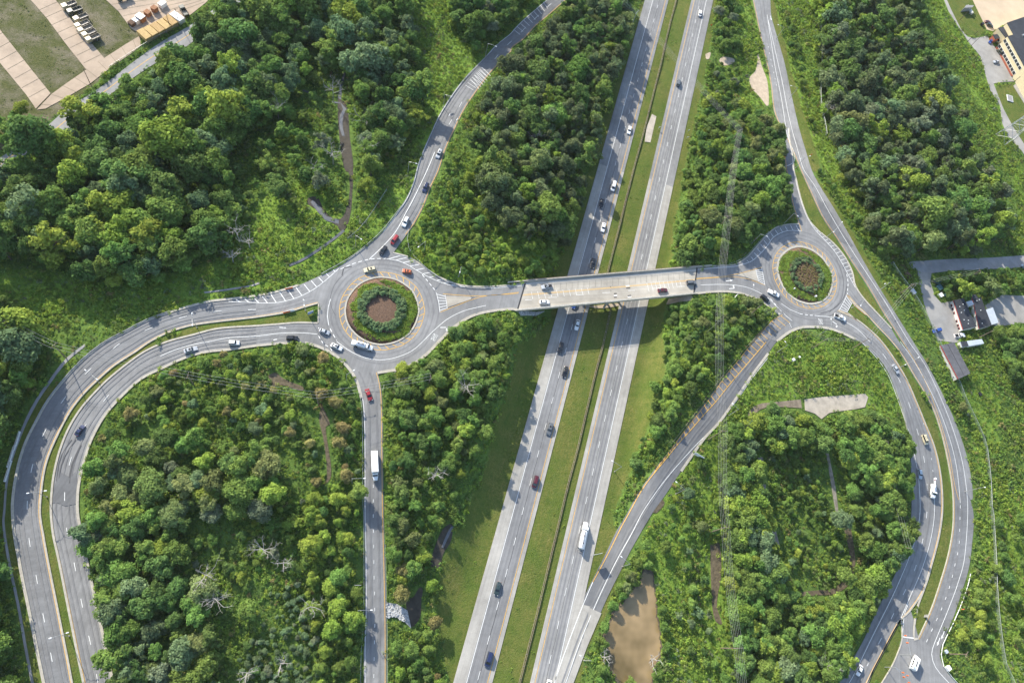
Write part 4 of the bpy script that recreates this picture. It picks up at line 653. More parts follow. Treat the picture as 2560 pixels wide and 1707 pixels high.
# the rest of the woods: one object that places the same crowns by geometry nodes
def scatter(name, pts, rz, sc, key, kind='stuff'):
    keys = sorted(set(key)); pts = np.asarray(pts, float); m = bpy.data.meshes.new(name); m.vertices.add(len(pts)); m.vertices.foreach_set('co', pts.ravel().astype(np.float32))
    a = m.attributes.new('rz', 'FLOAT_VECTOR', 'POINT'); a.data.foreach_set('vector', np.c_[np.zeros(len(pts)), np.zeros(len(pts)), rz].ravel().astype(np.float32))
    a = m.attributes.new('sc', 'FLOAT_VECTOR', 'POINT'); a.data.foreach_set('vector', np.asarray(sc, np.float32).ravel())
    a = m.attributes.new('ky', 'INT', 'POINT'); a.data.foreach_set('value', np.array([keys.index(k) for k in key], np.int32))
    o = tag(link(bpy.data.objects.new(name, m)), kind=kind); g = bpy.data.node_groups.new(name, 'GeometryNodeTree')
    g.interface.new_socket('Geometry', in_out='INPUT', socket_type='NodeSocketGeometry'); g.interface.new_socket('Geometry', in_out='OUTPUT', socket_type='NodeSocketGeometry')
    gi = g.nodes.new('NodeGroupInput'); go = g.nodes.new('NodeGroupOutput'); jn = g.nodes.new('GeometryNodeJoinGeometry')
    def at(n, ty): q = g.nodes.new('GeometryNodeInputNamedAttribute'); q.data_type = ty; q.inputs[0].default_value = n; return q.outputs['Attribute']
    for i, k in enumerate(keys):
        src = bpy.data.objects.new(f'{k[0]}_source', crown_mesh(*k)); oi = g.nodes.new('GeometryNodeObjectInfo'); oi.inputs['Object'].default_value = src; oi.inputs['As Instance'].default_value = True
        cp = g.nodes.new('FunctionNodeCompare'); cp.data_type = 'INT'; cp.operation = 'EQUAL'; cp.inputs[3].default_value = i; g.links.new(at('ky', 'INT'), cp.inputs[2])
        ip = g.nodes.new('GeometryNodeInstanceOnPoints'); g.links.new(gi.outputs[0], ip.inputs['Points']); g.links.new(cp.outputs[0], ip.inputs['Selection']); g.links.new(oi.outputs['Geometry'], ip.inputs['Instance'])
        g.links.new(at('rz', 'FLOAT_VECTOR'), ip.inputs['Rotation']); g.links.new(at('sc', 'FLOAT_VECTOR'), ip.inputs['Scale']); g.links.new(ip.outputs[0], jn.inputs[0])
    g.links.new(jn.outputs[0], go.inputs[0]); md = o.modifiers.new('scatter', 'NODES'); md.node_group = g; return o
R_ = [i for i in range(len(PL)) if i not in solo]
for nm, cls in (('woodland', ('tree', 'pine')), ('scrub', ('bush',))):
    q = [PL[i] for i in R_ if kclass(PL[i]) in cls]
    if q: scatter(nm, [p[:3] for p in q], rng.uniform(0, 6.28, len(q)), [(p[3]/10*p[8], p[3]/10*p[8], p[3]/10) for p in q], [(p[4], p[5], p[6]) for p in q])
print('plants', len(PL), 'solo', len(solo), {k: sum(1 for i in solo if kclass(PL[i]) == k) for k in KINDN})
# weeds and low growth everywhere outside the mown grass
sp = 1.55; x, y = np.meshgrid(np.arange(-300, 520, sp), np.arange(-80, 500, sp)); x = (x+rng.uniform(-.5, .5, x.shape)*sp).ravel(); y = (y+rng.uniform(-.5, .5, y.shape)*sp).ravel()
k = look(inframe, x, y) & ~look(paved1, x, y); mo = look(mown, x, y); dy = look(dry, x, y); md_ = look(meadow, x, y); u = rng.random(len(x))
k &= ~mo | (u < .10); k &= ~dy | (u < .22); x, y, md_, dy, mo_ = x[k], y[k], md_[k], dy[k], mo[k]
pa = np.sin(x*.11+1.3)*np.cos(y*.09)+.6*np.sin(x*.31+y*.23); key = []
for m_, p_, d_ in zip(md_, pa, dy):
    c = ('weed', 'bright', 'mid', 'grey') if m_ else ('mid', 'weed', 'bright', 'deep'); q = rng.random(); co = c[0] if q < .5 else c[1] if q < .74+.1*p_ else c[2] if q < .96 else c[3]
    key.append(('tuft', int(rng.integers(4)), 'olive' if d_ or rng.random() < .07 else 'tan' if rng.random() < .025 else co))
ts = rng.uniform(.7, 1.7, len(x))*(1+.35*np.clip(pa, -1, 1)); ts = np.where(dy, ts*.33, ts); ts = np.where(mo_, ts*.3, ts)
scatter('undergrowth', np.c_[x, y, Z(x, y)], rng.uniform(0, 6.28, len(x)), np.c_[ts, ts, ts*rng.uniform(.7, 1.4, len(x))], key); print('tufts', len(x))
# dead trees
def dead_tree(top, h, label, lean=0, seed=0):
    r = random.Random(seed); p = G(T(top), False, h)[0]; z = Z(p[0], p[1]); q = MB()
    def br(a, d, l, rad, dep):
        pts = [a]; 
        for k in range(3): d = (d+Vector((r.uniform(-.25, .25), r.uniform(-.25, .25), r.uniform(-.05, .2)))).normalized(); a = a+d*l/3; pts.append(a)
        q.tube(pts, rad, 5, rad*.45)
        if dep:
            for k in range(r.randint(2, 4)): t_ = pts[r.randint(1, 3)]; an = r.uniform(0, 6.28); br(t_, (d*.6+Vector((math.cos(an), math.sin(an), .25))*.8).normalized(), l*r.uniform(.45, .75), rad*.5, dep-1)
    q.tube([(0, 0, -.2), (lean*.5, 0, h*.35), (lean, 0, h*.7)], .2, 7, .12)
    for k in range(6): an = k*1.1+r.random(); br(Vector((lean*(.5+.08*k), 0, h*(.36+.055*k))), Vector((math.cos(an), math.sin(an), .55)).normalized(), h*r.uniform(.26, .42), .13, 2)
    o = q.build('dead_tree', M_DEAD); o.location = (p[0], p[1], z); tag(o, label, 'dead tree')
DT = [('B0 180,900', 11, 'bare grey dead tree with forked top in the dark marsh, far left of the stream'), ('B0 700,720', 12, 'tall leaning dead tree leaning over the narrow upper stream'), ('B0 1000,1000', 13, 'large pale dead tree with wide bare limbs right of the stream'), ('B0 1020,1250', 12, 'pale many-branched dead tree just above the footpath bend'), ('B0 700,1330', 11, 'thin bare dead tree rising left of the stream bank'), ('B0 560,1480', 9, 'short dead tree with twisted twigs near the lower marsh'), ('A1 2150,480', 10, 'bare grey snag at the right edge of the big left wood'), ('A1 2260,580', 9, 'broken brownish snag, rightmost of three snags in the clearing'), ('A1 2110,740', 7, 'short white snag with cross branches, lowest of three in the clearing'),
      ('A3 1840,560', 11, 'white dead tree with long curved limbs in the left loop wood'), ('A3 1960,780', 11, 'wide spreading dead tree among green crowns in the left loop'), ('A3 2260,1480', 9, 'dead twiggy tree at the bottom edge of the left loop'), ('B3 60,320', 10, 'grey dead limbs beside leafy crowns left of the straight ramp'), ('B3 480,860', 9, 'dead grey tree fallen among low bluish shrubs'), ('B3 230,450', 8, 'small dead tree with pale curled branch in the left loop'), ('B3 240,1390', 8, 'bleached dead brush in low bluish shrubs at the bottom'), ('B2 1940,360', 10, 'bare twiggy tree right of the straight ramp, near the power pole'), ('B2 1640,1200', 8, 'dead pale branches in thicket beside the white box truck'), ('C0 220,1180', 10, 'grey bare tree in the triangular wood'), ('D0 620,930', 10, 'bare forked tree at the left edge of the upper right wood'), ('D0 1750,1500', 11, 'tangled bare tree in the lower upper-right wood'), ('D3 650,1390', 8, 'bare yellowish dead tree beside the lower right road'), ('C3 880,1330', 6, 'dead brush at the left rim of the brown pond'), ('C3 1340,1350', 6, 'dead brush and log at the right rim of the brown pond')]
for i, (s, h, l) in enumerate(DT): dead_tree(s, h*1.25, l, random.uniform(-1, 1), i)
# roundabout planting
for nm, zc in (('left', CL), ('right', CR)):
    P = RINGS[nm]; c = P[:-1].mean(0); C2 = c[:2]; I = (P-c)*.885+c; big = nm == 'left'
    mb = MB(); Pk_ = smooth(I, 90); R = [np.c_[c[:2]+(Pk_[:-1, :2]-c[:2])*k, np.full(89, EMB+.2+q)] for k, q in ((1.0, 0), (1.0, .2), (.955 if big else .935, .2), (.955 if big else .935, .05))]; mb.rings(R, False); kb = mb.build('roundabout_kerb', M_CONC); tag(kb, kind='structure')
    mb = MB(); J = [np.c_[c[:2]+(Pk_[:-1, :2]-c[:2])*k, np.full(89, EMB+.21+q)] for k, q in ((.96, 0), (.8, .35), (.5, .8), (.2, 1.0), (.01, 1.0))]; mb.rings(J); bed = mb.build('planting_bed', M_MULCH, None, True); tag(bed, kind='structure')
    def ip(f, a): q = Pk_[int((a % 6.2832)/6.2832*88)]; return C2+(q[:2]-C2)*f
    hz = lambda f: EMB+.2+np.interp(f, [.2, .5, .8, .96], [1.0, .8, .35, 0])
    pts = []; key = []; sc = []
    for a in np.arange(0, 6.2832, .021 if big else .024):
        for f in np.arange(.63, .93, .036):
            aa = a+rng.uniform(-.03, .03)+f*3; ff = f+rng.uniform(-.02, .02); patch = math.sin(aa*2+1.5)+math.sin(aa*5+f*20)
            if big and ((aa % 6.2832) < .8 or (aa % 6.2832) > 5.3) and ff > .8+.05*math.sin(aa*9): continue
            if patch < -1.35 or (ff > .88 and patch < .2): continue
            if rng.random() < .3: continue
            p = ip(ff, aa); pts.append((p[0], p[1], hz(ff))); key.append(('tuft', int(rng.integers(4)), 'weed' if rng.random() < (.6 if big else .5) else 'bright' if rng.random() < .5 else 'mid')); s = rng.uniform(.45, .85); sc.append((s, s, s*.8))
    scatter('bedding_plants', pts, rng.uniform(0, 6.28, len(pts)), sc, key)
    k = 96 if big else 60
    for i in range(k):
        f0 = ((.465, .535, .60)[i % 3] if big else (.46, .55)[i % 2])+rng.uniform(-.02, .02)
        if not big and rng.random() < .12: continue
        p = ip(f0, i*6.2832/k+rng.uniform(-.05, .05)); o = bpy.data.objects.new('hedge_shrub', crown_mesh('shrub', int(rng.integers(4)), 'hedge')); s = rng.uniform(.62, .82)*(1 if big else .85); link(o); o.location = (p[0], p[1], hz(f0)); o.scale = (s, s, s*.95); o.rotation_euler[2] = rng.uniform(0, 6)
        tag(o, f'bluish green hedge shrub in the planted ring of the {nm} roundabout', 'shrub', f'hedge shrubs ringing the {nm} roundabout')
    if not big:
        for i in range(62):
            f0 = .42*math.sqrt((i+.5)/62); p = ip(f0, i*2.399); o = bpy.data.objects.new('grass_clump', crown_mesh('tuft', i % 4, 'tan')); link(o); s = rng.uniform(.7, 1.0); o.location = (p[0], p[1], hz(f0)); o.scale = (s, s, s*1.3); tag(o, 'round tan grass clump in the middle of the right roundabout', 'grass clump', 'tan grass clumps on the right roundabout')
# ------------------------------------------------------------------ vehicles
PAINT = {}
def paint(c, nm):
    if nm not in PAINT: PAINT[nm] = mat('car_paint_'+nm, c, .32, spec=.5, coat=.5)
    return PAINT[nm]
COL = {'white': (.78, .78, .76), 'silver': (.42, .44, .46), 'lightblue': (.36, .44, .50), 'grey': (.12, .13, .14), 'black': (.016, .017, .02), 'navy': (.02, .03, .085), 'blue': (.02, .07, .30), 'red': (.30, .02, .025), 'maroon': (.09, .014, .022), 'cream': (.62, .55, .36), 'orange': (.50, .12, .04), 'green': (.03, .05, .05), 'tan': (.52, .42, .25), 'olive': (.07, .075, .05), 'darktan': (.25, .21, .15)}
def ring(x0, x1, w, z, c=.12):
    return [(x0+c, -w, z), (x1-c, -w, z), (x1, -w+c*1.6, z), (x1, w-c*1.6, z), (x1-c, w, z), (x0+c, w, z), (x0, w-c*1.6, z), (x0, -w+c*1.6, z)]
CARS = {  # length, width, height, deck stations (x fraction, width fraction, top), glasshouse bottom x0 x1, top x0 x1, waist
 'sedan': (4.8, 1.84, 1.45, [(-.5, .78, .74), (-.47, .93, .92), (-.36, 1, .97), (-.1, 1, .94), (.2, 1, .93), (.38, .97, .82), (.47, .88, .66), (.5, .74, .55)], -.37, .20, -.24, .05, .93),
 'suv': (4.75, 1.92, 1.74, [(-.5, .85, .90), (-.475, .97, 1.02), (-.2, 1, 1.03), (.18, 1, 1.03), (.38, .98, .98), (.47, .9, .82), (.5, .78, .62)], -.485, .20, -.42, .07, 1.02),
 'hatch': (4.2, 1.76, 1.5, [(-.5, .82, .78), (-.47, .95, .94), (-.1, 1, .95), (.22, 1, .93), (.4, .96, .82), (.48, .86, .64), (.5, .74, .55)], -.46, .22, -.36, .06, .94),
 'van': (5.2, 1.98, 1.95, [(-.5, .9, 1.0), (-.48, .98, 1.1), (.25, 1, 1.08), (.42, .97, .98), (.48, .88, .8), (.5, .78, .62)], -.49, .34, -.46, .17, 1.08),
 'pickup': (5.6, 1.98, 1.85, [(-.5, .93, .86), (-.49, .98, .88), (-.12, 1, .88), (-.11, 1, 1.08), (.2, 1, 1.07), (.42, .98, 1.0), (.48, .9, .84), (.5, .8, .64)], -.12, .21, -.085, .10, 1.07)}
CMESH = {}
def cmesh(key, mb, m):
    if key not in CMESH:
        me = bpy.data.meshes.new(key[-1]); me.from_pydata([tuple(map(float, v)) for v in mb().v], [], CMESH_F[0]) if False else None
        q = mb(); me.from_pydata([tuple(map(float, v)) for v in q.v], [], q.f); me.materials.append(m); me.update(); CMESH[key] = me
    return CMESH[key]
def part(nm, key, fn, m, par):
    o = link(bpy.data.objects.new(nm, cmesh((key, nm), fn, m)), par)
    o.material_slots[0].link = 'OBJECT'; o.material_slots[0].material = m; return o
def panel(a, b, c, d, off, th=.02):
    a, b, c, d = map(Vector, (a, b, c, d)); n = (b-a).cross(d-a).normalized(); q = MB(); return q.add([p+n*off for p in (a, b, c, d)]+[p+n*(off-th) for p in (a, b, c, d)], [(0, 1, 2, 3), (0, 4, 5, 1), (1, 5, 6, 2), (2, 6, 7, 3), (3, 7, 4, 0)])
def wheel(par, x, y, r=.34, w=.24):
    o = part('wheel', f'wheel{r}{w}', lambda: MB().tube([(0, -w/2, 0), (0, -w/2+.03, 0), (0, w/2-.03, 0), (0, w/2, 0)], r, 18), M_TYRE, par); o.location = (x, y, r)
    q = part('rim', f'rim{r}{w}', lambda: MB().tube([(0, -w/2-.012, 0), (0, w/2+.012, 0)], r*.62, 12), M_STEEL, o)
def place(front, rear, up, zfix=None):
    f, r = G(T(front), up, .8)[0], G(T(rear), up, .8)[0]
    if zfix is not None: f, r = U(T(front), zfix+.8)[0], U(T(rear), zfix+.8)[0]
    d = (f-r)[:2]; c = (f+r)/2; z = zfix if zfix is not None else float((Zup if up else Z)(c[0], c[1]))+.205
    return (c[0], c[1], z), math.atan2(d[1], d[0]), float(np.hypot(*d))
def car(kind, colour, front, rear, label, up=False, roof=None, zfix=None, nm=None, grp=None, load=None):
    loc, rz, L0 = place(front, rear, up, zfix); L, Wd, H, st, a0, a1, b0, b1, zw = CARS[kind]; hw_ = Wd/2; cn = {'pickup': 'pickup truck', 'van': 'van', 'suv': 'suv'}.get(kind, 'car')
    e = empty(nm or {'sedan': 'sedan_car', 'hatch': 'hatchback_car', 'suv': 'suv_car', 'van': 'passenger_van', 'pickup': 'pickup_truck'}[kind], loc, label, cn, rz, grp); s = float(np.clip(L0/L, .88, 1.12)); e.scale = (s, s*.5+.5, 1)
    pm = paint(COL[colour], colour)
    def body():
        q = MB(); R = []
        for x, w, z in st:
            w *= hw_; R.append([(x*L, -w, .30), (x*L, -w-.0, z*.62), (x*L, -w*.97, z-.06), (x*L, -w*.86, z), (x*L, w*.86, z), (x*L, w*.97, z-.06), (x*L, w, z*.62), (x*L, w, .30)])
        q.rings([r[::-1] for r in R]); g = [ring(a0*L, a1*L, hw_*.93, zw-.04), ring(a0*L*.97+b0*L*.03, a1*L*.9+b1*L*.1, hw_*.91, zw+.06), ring(b0*L-.03, b1*L+.08, hw_*.74, H-.05, .1), ring(b0*L+.06, b1*L-.02, hw_*.64, H, .12)]
        q.rings(g); return q
    part('body', kind, body, pm, e)
    wb, wt, z0, z1 = hw_*.92, hw_*.745, zw+.07, H-.08
    xf0, xf1 = a1*L*.93+b1*L*.07, b1*L+.13; xr0, xr1 = a0*L*.95+b0*L*.05, b0*L-.06
    part('windshield', kind, lambda: panel((xf0, -wb*.84, z0), (xf0, wb*.84, z0), (xf1, wt*.86, z1), (xf1, -wt*.86, z1), .05, .06), M_GLASS, e)
    part('rear_window', kind, lambda: panel((xr0, wb*.84, z0), (xr0, -wb*.84, z0), (xr1, -wt*.86, z1), (xr1, wt*.86, z1), .05, .06), M_GLASS, e)
    for sg in (1, -1):
        v = [((xr0+.14), sg*wb, z0), ((xf0-.22), sg*wb, z0), ((xf1-.12), sg*(wt+.02), z1), ((xr1+.12), sg*(wt+.02), z1)]
        if sg > 0: v = v[::-1]
        part('side_window', kind+str(sg), lambda: panel(*v, .035, .04), M_GLASS, e)
        part('headlight', kind+str(sg), lambda: MB().box((L*.485, sg*hw_*.66, .64), (.16, .34, .14), 0, .03), M_HEAD, e); part('taillight', kind+str(sg), lambda: MB().box((-L*.492, sg*hw_*.7, .8), (.1, .32, .16), 0, .02), M_TAIL, e)
        part('side_mirror', kind+str(sg), lambda: MB().box((a1*L-.25, sg*(hw_+.07), zw+.06), (.14, .2, .13), 0, .03), M_BLACK, e)
        for x in (-.3, .31): wheel(e, x*L, sg*(hw_-.11))
    if kind == 'pickup': part('cargo_bed', kind, lambda: MB().box((-.305*L, 0, .885), (.34*L, Wd*.80, .03)), load or M_BLACK, e)
    if roof: part('sunroof' if roof == 'sun' else 'roof_rack', kind+roof, (lambda: MB().box(((b0+b1)/2*L+.25, 0, H+.012), (.75, .8, .025))) if roof == 'sun' else (lambda: MB().box(((b0+b1)/2*L, .52, H+.05), (1.7, .06, .06)).box(((b0+b1)/2*L, -.52, H+.05), (1.7, .06, .06)).box(((b0+b1)/2*L+.5, 0, H+.06), (.06, 1.1, .04)).box(((b0+b1)/2*L-.5, 0, H+.06), (.06, 1.1, .04))), M_BLACK, e)
    return e
for a in [
 ('suv', 'silver', 'B0 1662,1452', 'B0 1698,1378', 'silver grey suv high on the upper left road, nearest the treetops', 0, 'sun'), ('suv', 'navy', 'B1 1540,192', 'B1 1572,118', 'dark navy suv on the upper left road behind the white suv', 0, 'rack'),
 ('suv', 'white', 'B1 1352,512', 'B1 1393,430', 'white suv with roof rails coming down the upper left road', 1, 'rack'), ('van', 'red', 'B1 1245,672', 'B1 1297,600', 'dusty red minivan approaching the left roundabout', 1), ('suv', 'black', 'B1 1142,768', 'B1 1192,695', 'black suv waiting at the yield line above the left roundabout', 1),
 ('suv', 'cream', 'B1 990,918', 'B1 1098,900', 'cream suv circling at the top of the left roundabout', 1, 'sun'), ('hatch', 'orange', 'B1 1342,914', 'B1 1430,935', 'orange hatchback with dark glass roof on the left roundabout', 1, 'sun'), ('sedan', 'silver', 'B1 675,1492', 'B1 583,1460', 'silver sedan entering the left roundabout from the west', 1),
 ('suv', 'black', 'B1 388,1538', 'B1 278,1535', 'black estate car with long roof on the west road', 0), ('sedan', 'white', 'B2 792,70', 'B2 688,25', 'white sedan with sunroof next to the small tank truck', 1, 'sun'), ('sedan', 'silver', 'A2 1812,55', 'A2 1688,95', 'silver sedan with sunroof on the inner left curve', 0, 'sun'), ('suv', 'white', 'A2 2198,12', 'A2 2100,12', 'white suv on the inner left curve behind the silver sedan', 0),
 ('sedan', 'navy', 'A2 768,765', 'A2 700,862', 'dark blue sedan alone on the left curve above the skid marks', 0), ('sedan', 'red', 'B2 1053,540', 'B2 1017,435', 'red sedan driving down the straight ramp', 0),
 ('sedan', 'white', 'C0 1068,1234', 'C0 1087,1158', 'white sedan by the yellow line, topmost on the southbound highway', 0), ('van', 'white', 'C1 919,190', 'C1 942,98', 'white van on the southbound highway above the bridge', 0), ('sedan', 'black', 'C1 813,342', 'C1 833,258', 'black sedan in the shoulder side lane above the bridge', 0, 'sun'), ('sedan', 'white', 'C1 829,562', 'C1 848,478', 'white sedan with dark rear window between two black cars above the bridge', 0),
 ('sedan', 'black', 'C1 733,895', 'C1 753,803', 'black sedan about to pass under the bridge', 0), ('hatch', 'blue', 'C1 560,1268', 'C1 582,1180', 'blue car half hidden under the bridge deck', 0), ('sedan', 'white', 'C1 588,1462', 'C1 609,1366', 'white sedan just out of the bridge shadow', 0), ('suv', 'black', 'C2 432,106', 'C2 459,10', 'black suv below the bridge, left of the seam', 0, 'rack'),
 ('sedan', 'black', 'C2 474,328', 'C2 501,226', 'black sedan with panoramic roof in the inner lane below the bridge', 0, 'sun'), ('suv', 'grey', 'C2 329,858', 'C2 361,743', 'dark grey estate with sunroof on the southbound highway', 0, 'sun'), ('van', 'maroon', 'C2 198,1340', 'C2 227,1233', 'maroon minivan on the southbound highway', 0), ('sedan', 'green', 'B3 2203,762', 'B3 2235,640', 'dark greenish sedan low on the southbound highway', 0), ('van', 'navy', 'B3 2117,1416', 'B3 2156,1280', 'dark blue minivan lowest on the southbound highway', 0),
 ('sedan', 'white', 'C0 1731,88', 'C0 1722,158', 'white coupe alone at the top of the northbound highway', 0), ('suv', 'grey', 'C0 1536,728', 'C0 1521,792', 'dark grey suv by the yellow line on the northbound highway', 0), ('van', 'white', 'C3 345,1540', 'C3 318,1655', 'white van cut by the bottom edge on the northbound highway', 0),
 ('pickup', 'silver', 'C1 270,1070', 'C1 368,1053', 'silver crew cab vehicle heading left on the bridge', 1, 'sun', BD), ('sedan', 'white', 'C1 345,1203', 'C1 252,1203', 'white sedan heading right at the left end of the bridge', 1, None, BD), ('sedan', 'maroon', 'C1 1430,1092', 'C1 1340,1099', 'dark maroon sedan crossing the bridge', 1, None, BD), ('suv', 'grey', 'C1 1692,1022', 'C1 1602,1027', 'boxy grey suv leaving the bridge at its right end', 1, None, BD),
 ('suv', 'black', 'D1 8,1200', 'C1 2283,1145', 'black suv waiting at the right roundabout beside the white pickup', 1), ('pickup', 'white', 'D1 103,1150', 'D1 0,1098', 'white pickup with pale load at the left of the right roundabout', 1), ('pickup', 'white', 'D1 713,1367', 'D1 610,1322', 'white pickup with dark cargo bed leaving the right roundabout', 1),
 ('sedan', 'silver', 'D2 1193,292', 'D2 1148,208', 'silver sedan on the right inner road above the concrete pad', 0), ('van', 'cream', 'D2 1452,944', 'D2 1427,856', 'cream van with roof rack on the right inner road', 0, 'rack'), ('hatch', 'lightblue', 'D2 1397,1258', 'D2 1392,1165', 'pale blue car beside the bucket truck', 0), ('sedan', 'white', 'D3 820,1497', 'D3 857,1403', 'white sedan at the bottom of the right inner road', 0),
 ('suv', 'blue', 'D1 1515,1472', 'D1 1582,1460', 'bright blue suv parked by the fence at the paved lot', 0), ('pickup', 'white', 'D1 1806,1510', 'D1 1712,1512', 'white pickup with black bed parked below the twin trailers', 0),
 ('sedan', 'maroon', 'D0 2048,208', 'D0 1992,200', 'dark red car parked on the beige yard beside a dark suv', 0), ('suv', 'green', 'D0 2068,250', 'D0 2008,222', 'dark suv parked beside the dark red car on the beige yard', 0), ('sedan', 'silver', 'D0 2070,570', 'D0 2120,566', 'silver car on the compound road by the cream building', 0), ('hatch', 'blue', 'D0 2030,395', 'D0 2060,368', 'dark blue car tucked by the brick porch', 0), ('suv', 'olive', 'D0 2105,455', 'D0 2140,500', 'dark vehicle parked against the cream building', 0), ('van', 'lightblue', 'D1 2335,870', 'D1 2380,905', 'pale van at the right edge beside the gravel lane', 0)]:
    car(*a[:5], up=bool(a[5]), roof=a[6] if len(a) > 6 else None, zfix=a[7] if len(a) > 7 else None, load=M_WHITEP if 'pale load' in a[4] else None)
def cab_truck(nm, label, cat, front, rear, up, L, body, colour='white', cabl=2.6, zfix=None):
    loc, rz, L0 = place(front, rear, up, zfix); e = empty(nm, loc, label, cat, rz); e.scale = (float(np.clip(L0/L, .85, 1.15)), 1, 1); pm = paint(COL[colour], colour); x1 = L/2; hoodl = 1.5; xc = x1-hoodl
    def cab():
        q = MB(); q.rings([[(x, -w, .55), (x, -w, z-.1), (x, -w+.12, z), (x, w-.12, z), (x, w, z-.1), (x, w, .55)][::-1] for x, w, z in ((xc-.1, 1.05, 1.62), (xc+.6, .98, 1.6), (x1-.25, .82, 1.42), (x1, .7, 1.2))])
        q.rings([ring(xc-cabl+hoodl, xc+.05, 1.1, .6), ring(xc-cabl+hoodl, xc+.02, 1.1, 1.65), ring(xc-cabl+hoodl+.05, xc-.42, .98, 2.5), ring(xc-cabl+hoodl+.2, xc-.55, .85, 2.58)]); return q
    o = MB(); o = cab(); o.build('cab', pm, e)
    panel((xc+.0, -.92, 1.72), (xc+.0, .92, 1.72), (xc-.38, .84, 2.42), (xc-.38, -.84, 2.42), .045, .06).build('windshield', M_GLASS, e)
    for sg in (1, -1):
        v = [(xc-cabl+hoodl+.2, sg*1.1, 1.7), (xc-.2, sg*1.1, 1.7), (xc-.5, sg*1.0, 2.35), (xc-cabl+hoodl+.2, sg*1.0, 2.35)]; panel(*(v if sg < 0 else v[::-1]), .03, .03).build('side_window', M_GLASS, e)
        MB().box((x1-.08, sg*.62, 1.0), (.14, .3, .2), 0, .03).build('headlight', M_HEAD, e); MB().box((xc-.1, sg*1.28, 1.75), (.12, .22, .42), 0, .03).build('side_mirror', M_BLACK, e)
        wheel(e, x1-.95, sg*.95, .48, .3)
    MB().box((-.3, 0, .6), (L-1.2, .9, .2)).build('chassis', M_BLACK, e); body(e, L, pm); return e
def wh2(e, xs, w=.5):
    for x in xs:
        for sg in (1, -1): wheel(e, x, sg*.88, .5, w)
def box_body(e, L, pm):
    x0, x1 = -L/2, L/2-2.75; MB().box(((x0+x1)/2, 0, 2.3), (x1-x0, 2.5, 2.75), 0, .06).build('cargo_box', M_WHITEP, e); q = MB()
    for k in range(9): q.box((x0+.5+k*(x1-x0-1)/8, 0, 3.688), (.07, 2.4, .02))
    q.build('roof_ribs', mat('box_rib', (.62, .63, .64), .5), e); MB().box((x1+.25, 0, 2.75), (.5, 2.0, .9), 0, .2).build('wind_deflector', pm, e); wh2(e, (-L/2+2.2,)); MB().box((x0-.03, 0, 2.2), (.05, 2.3, 2.4)).build('rear_door', M_STEEL, e)
cab_truck('box_truck', 'long white box truck driving down the straight ramp', 'truck', 'B2 1096,1278', 'B2 1085,1016', False, 11, box_body)
def tank(e, x0, x1, r, z, m=None):
    R = []
    for x, k in ((x0, .55), (x0+.18, .92), (x0+.4, 1), (x1-.4, 1), (x1-.18, .92), (x1, .55)): R.append([(x, math.cos(a)*r*k*1.08, z+math.sin(a)*r*k*.92) for a in np.linspace(0, 2*math.pi, 20, endpoint=False)])
    MB().rings(R).build('tank', m or mat('polished_tank', (.70, .71, .72), .28, spec=.5, metal=.35), e, True); MB().box(((x0+x1)/2, 0, z+r*.92+.03), (x1-x0-1.2, .5, .05)).build('catwalk', M_STEEL, e)
    for q in (.3, .5, .7): MB().tube([(x0+(x1-x0)*q, 0, z+r*.9), (x0+(x1-x0)*q, 0, z+r*.92+.2)], .24, 12).build('manhole_cover', M_BLACK if q != .5 else M_STEEL, e)
def tank_body(e, L, pm):
    tank(e, -L/2+1.5, L/2-2.7, 1.05, 1.9); MB().box((-L/2+.75, 0, 1.5), (1.4, 2.1, 1.2), 0, .08).build('hose_cabinet', M_WHITEP, e); wh2(e, (-L/2+1.9, -L/2+3.1))
    for sg in (1, -1): MB().box((.2, sg*1.12, 1.0), (3.6, .18, .4), 0, .03).build('side_locker', M_STEEL, e)
cab_truck('tank_truck', 'small white tank truck with shiny barrel on the left roundabout', 'truck', 'B2 1074,70', 'B2 878,12', True, 8.2, tank_body)
def semi_body(e, L, pm):
    tank(e, -L/2+.2, L/2-3.9, 1.1, 2.15, M_WHITEP); wh2(e, (L/2-4.2, L/2-5.5, -L/2+1.4, -L/2+2.7)); MB().box((L/2-3.2, 0, 2.3), (1.1, 2.3, 2.0), 0, .12).build('sleeper_cab', pm, e)
    for sg in (1, -1): MB().box((-2, sg*1.1, 1.05), (6, .15, .35)).build('side_guard', M_STEEL, e); MB().tube([(L/2-2.9, sg*1.05, .8), (L/2-2.9, sg*1.05, 3.4)], .09, 8).build('exhaust_stack', M_STEEL, e)
    MB().box((-L/2-.05, 0, .9), (.2, 2.2, .25)).build('rear_bumper', M_STEEL, e)
cab_truck('tanker_semi_truck', 'long white tanker semi truck on the northbound highway', 'truck', 'C3 676,92', 'C3 625,345', False, 12, semi_body)
def bucket_body(e, L, pm):
    MB().box((-1.2, 0, 1.25), (3.6, 2.1, 1.1), 0, .06).build('utility_body', M_WHITEP, e); wh2(e, (-L/2+1.6,), .4); MB().tube([(-1.6, 0, 1.8), (-1.6, 0, 2.5)], .35, 12).build('turret', M_STEEL, e)
    MB().box((-1.9, -.75, 2.75), (4.6, .3, .32), 0, .03).box((-3.3, -.42, 2.75), (4.4, .26, .28), 0, .03).build('boom', M_WHITEP, e); MB().box((-5.2, -.42, 2.7), (.75, .75, .9), 0, .06).build('bucket', M_WHITEP, e); MB().box((-4.6, -.75, 2.85), (.35, .35, .3)).build('boom_knuckle', M_TAIL, e)
cab_truck('bucket_truck', 'white bucket truck with folded boom on the right inner road', 'truck', 'D2 1503,1438', 'D2 1515,1310', False, 6.2, bucket_body)
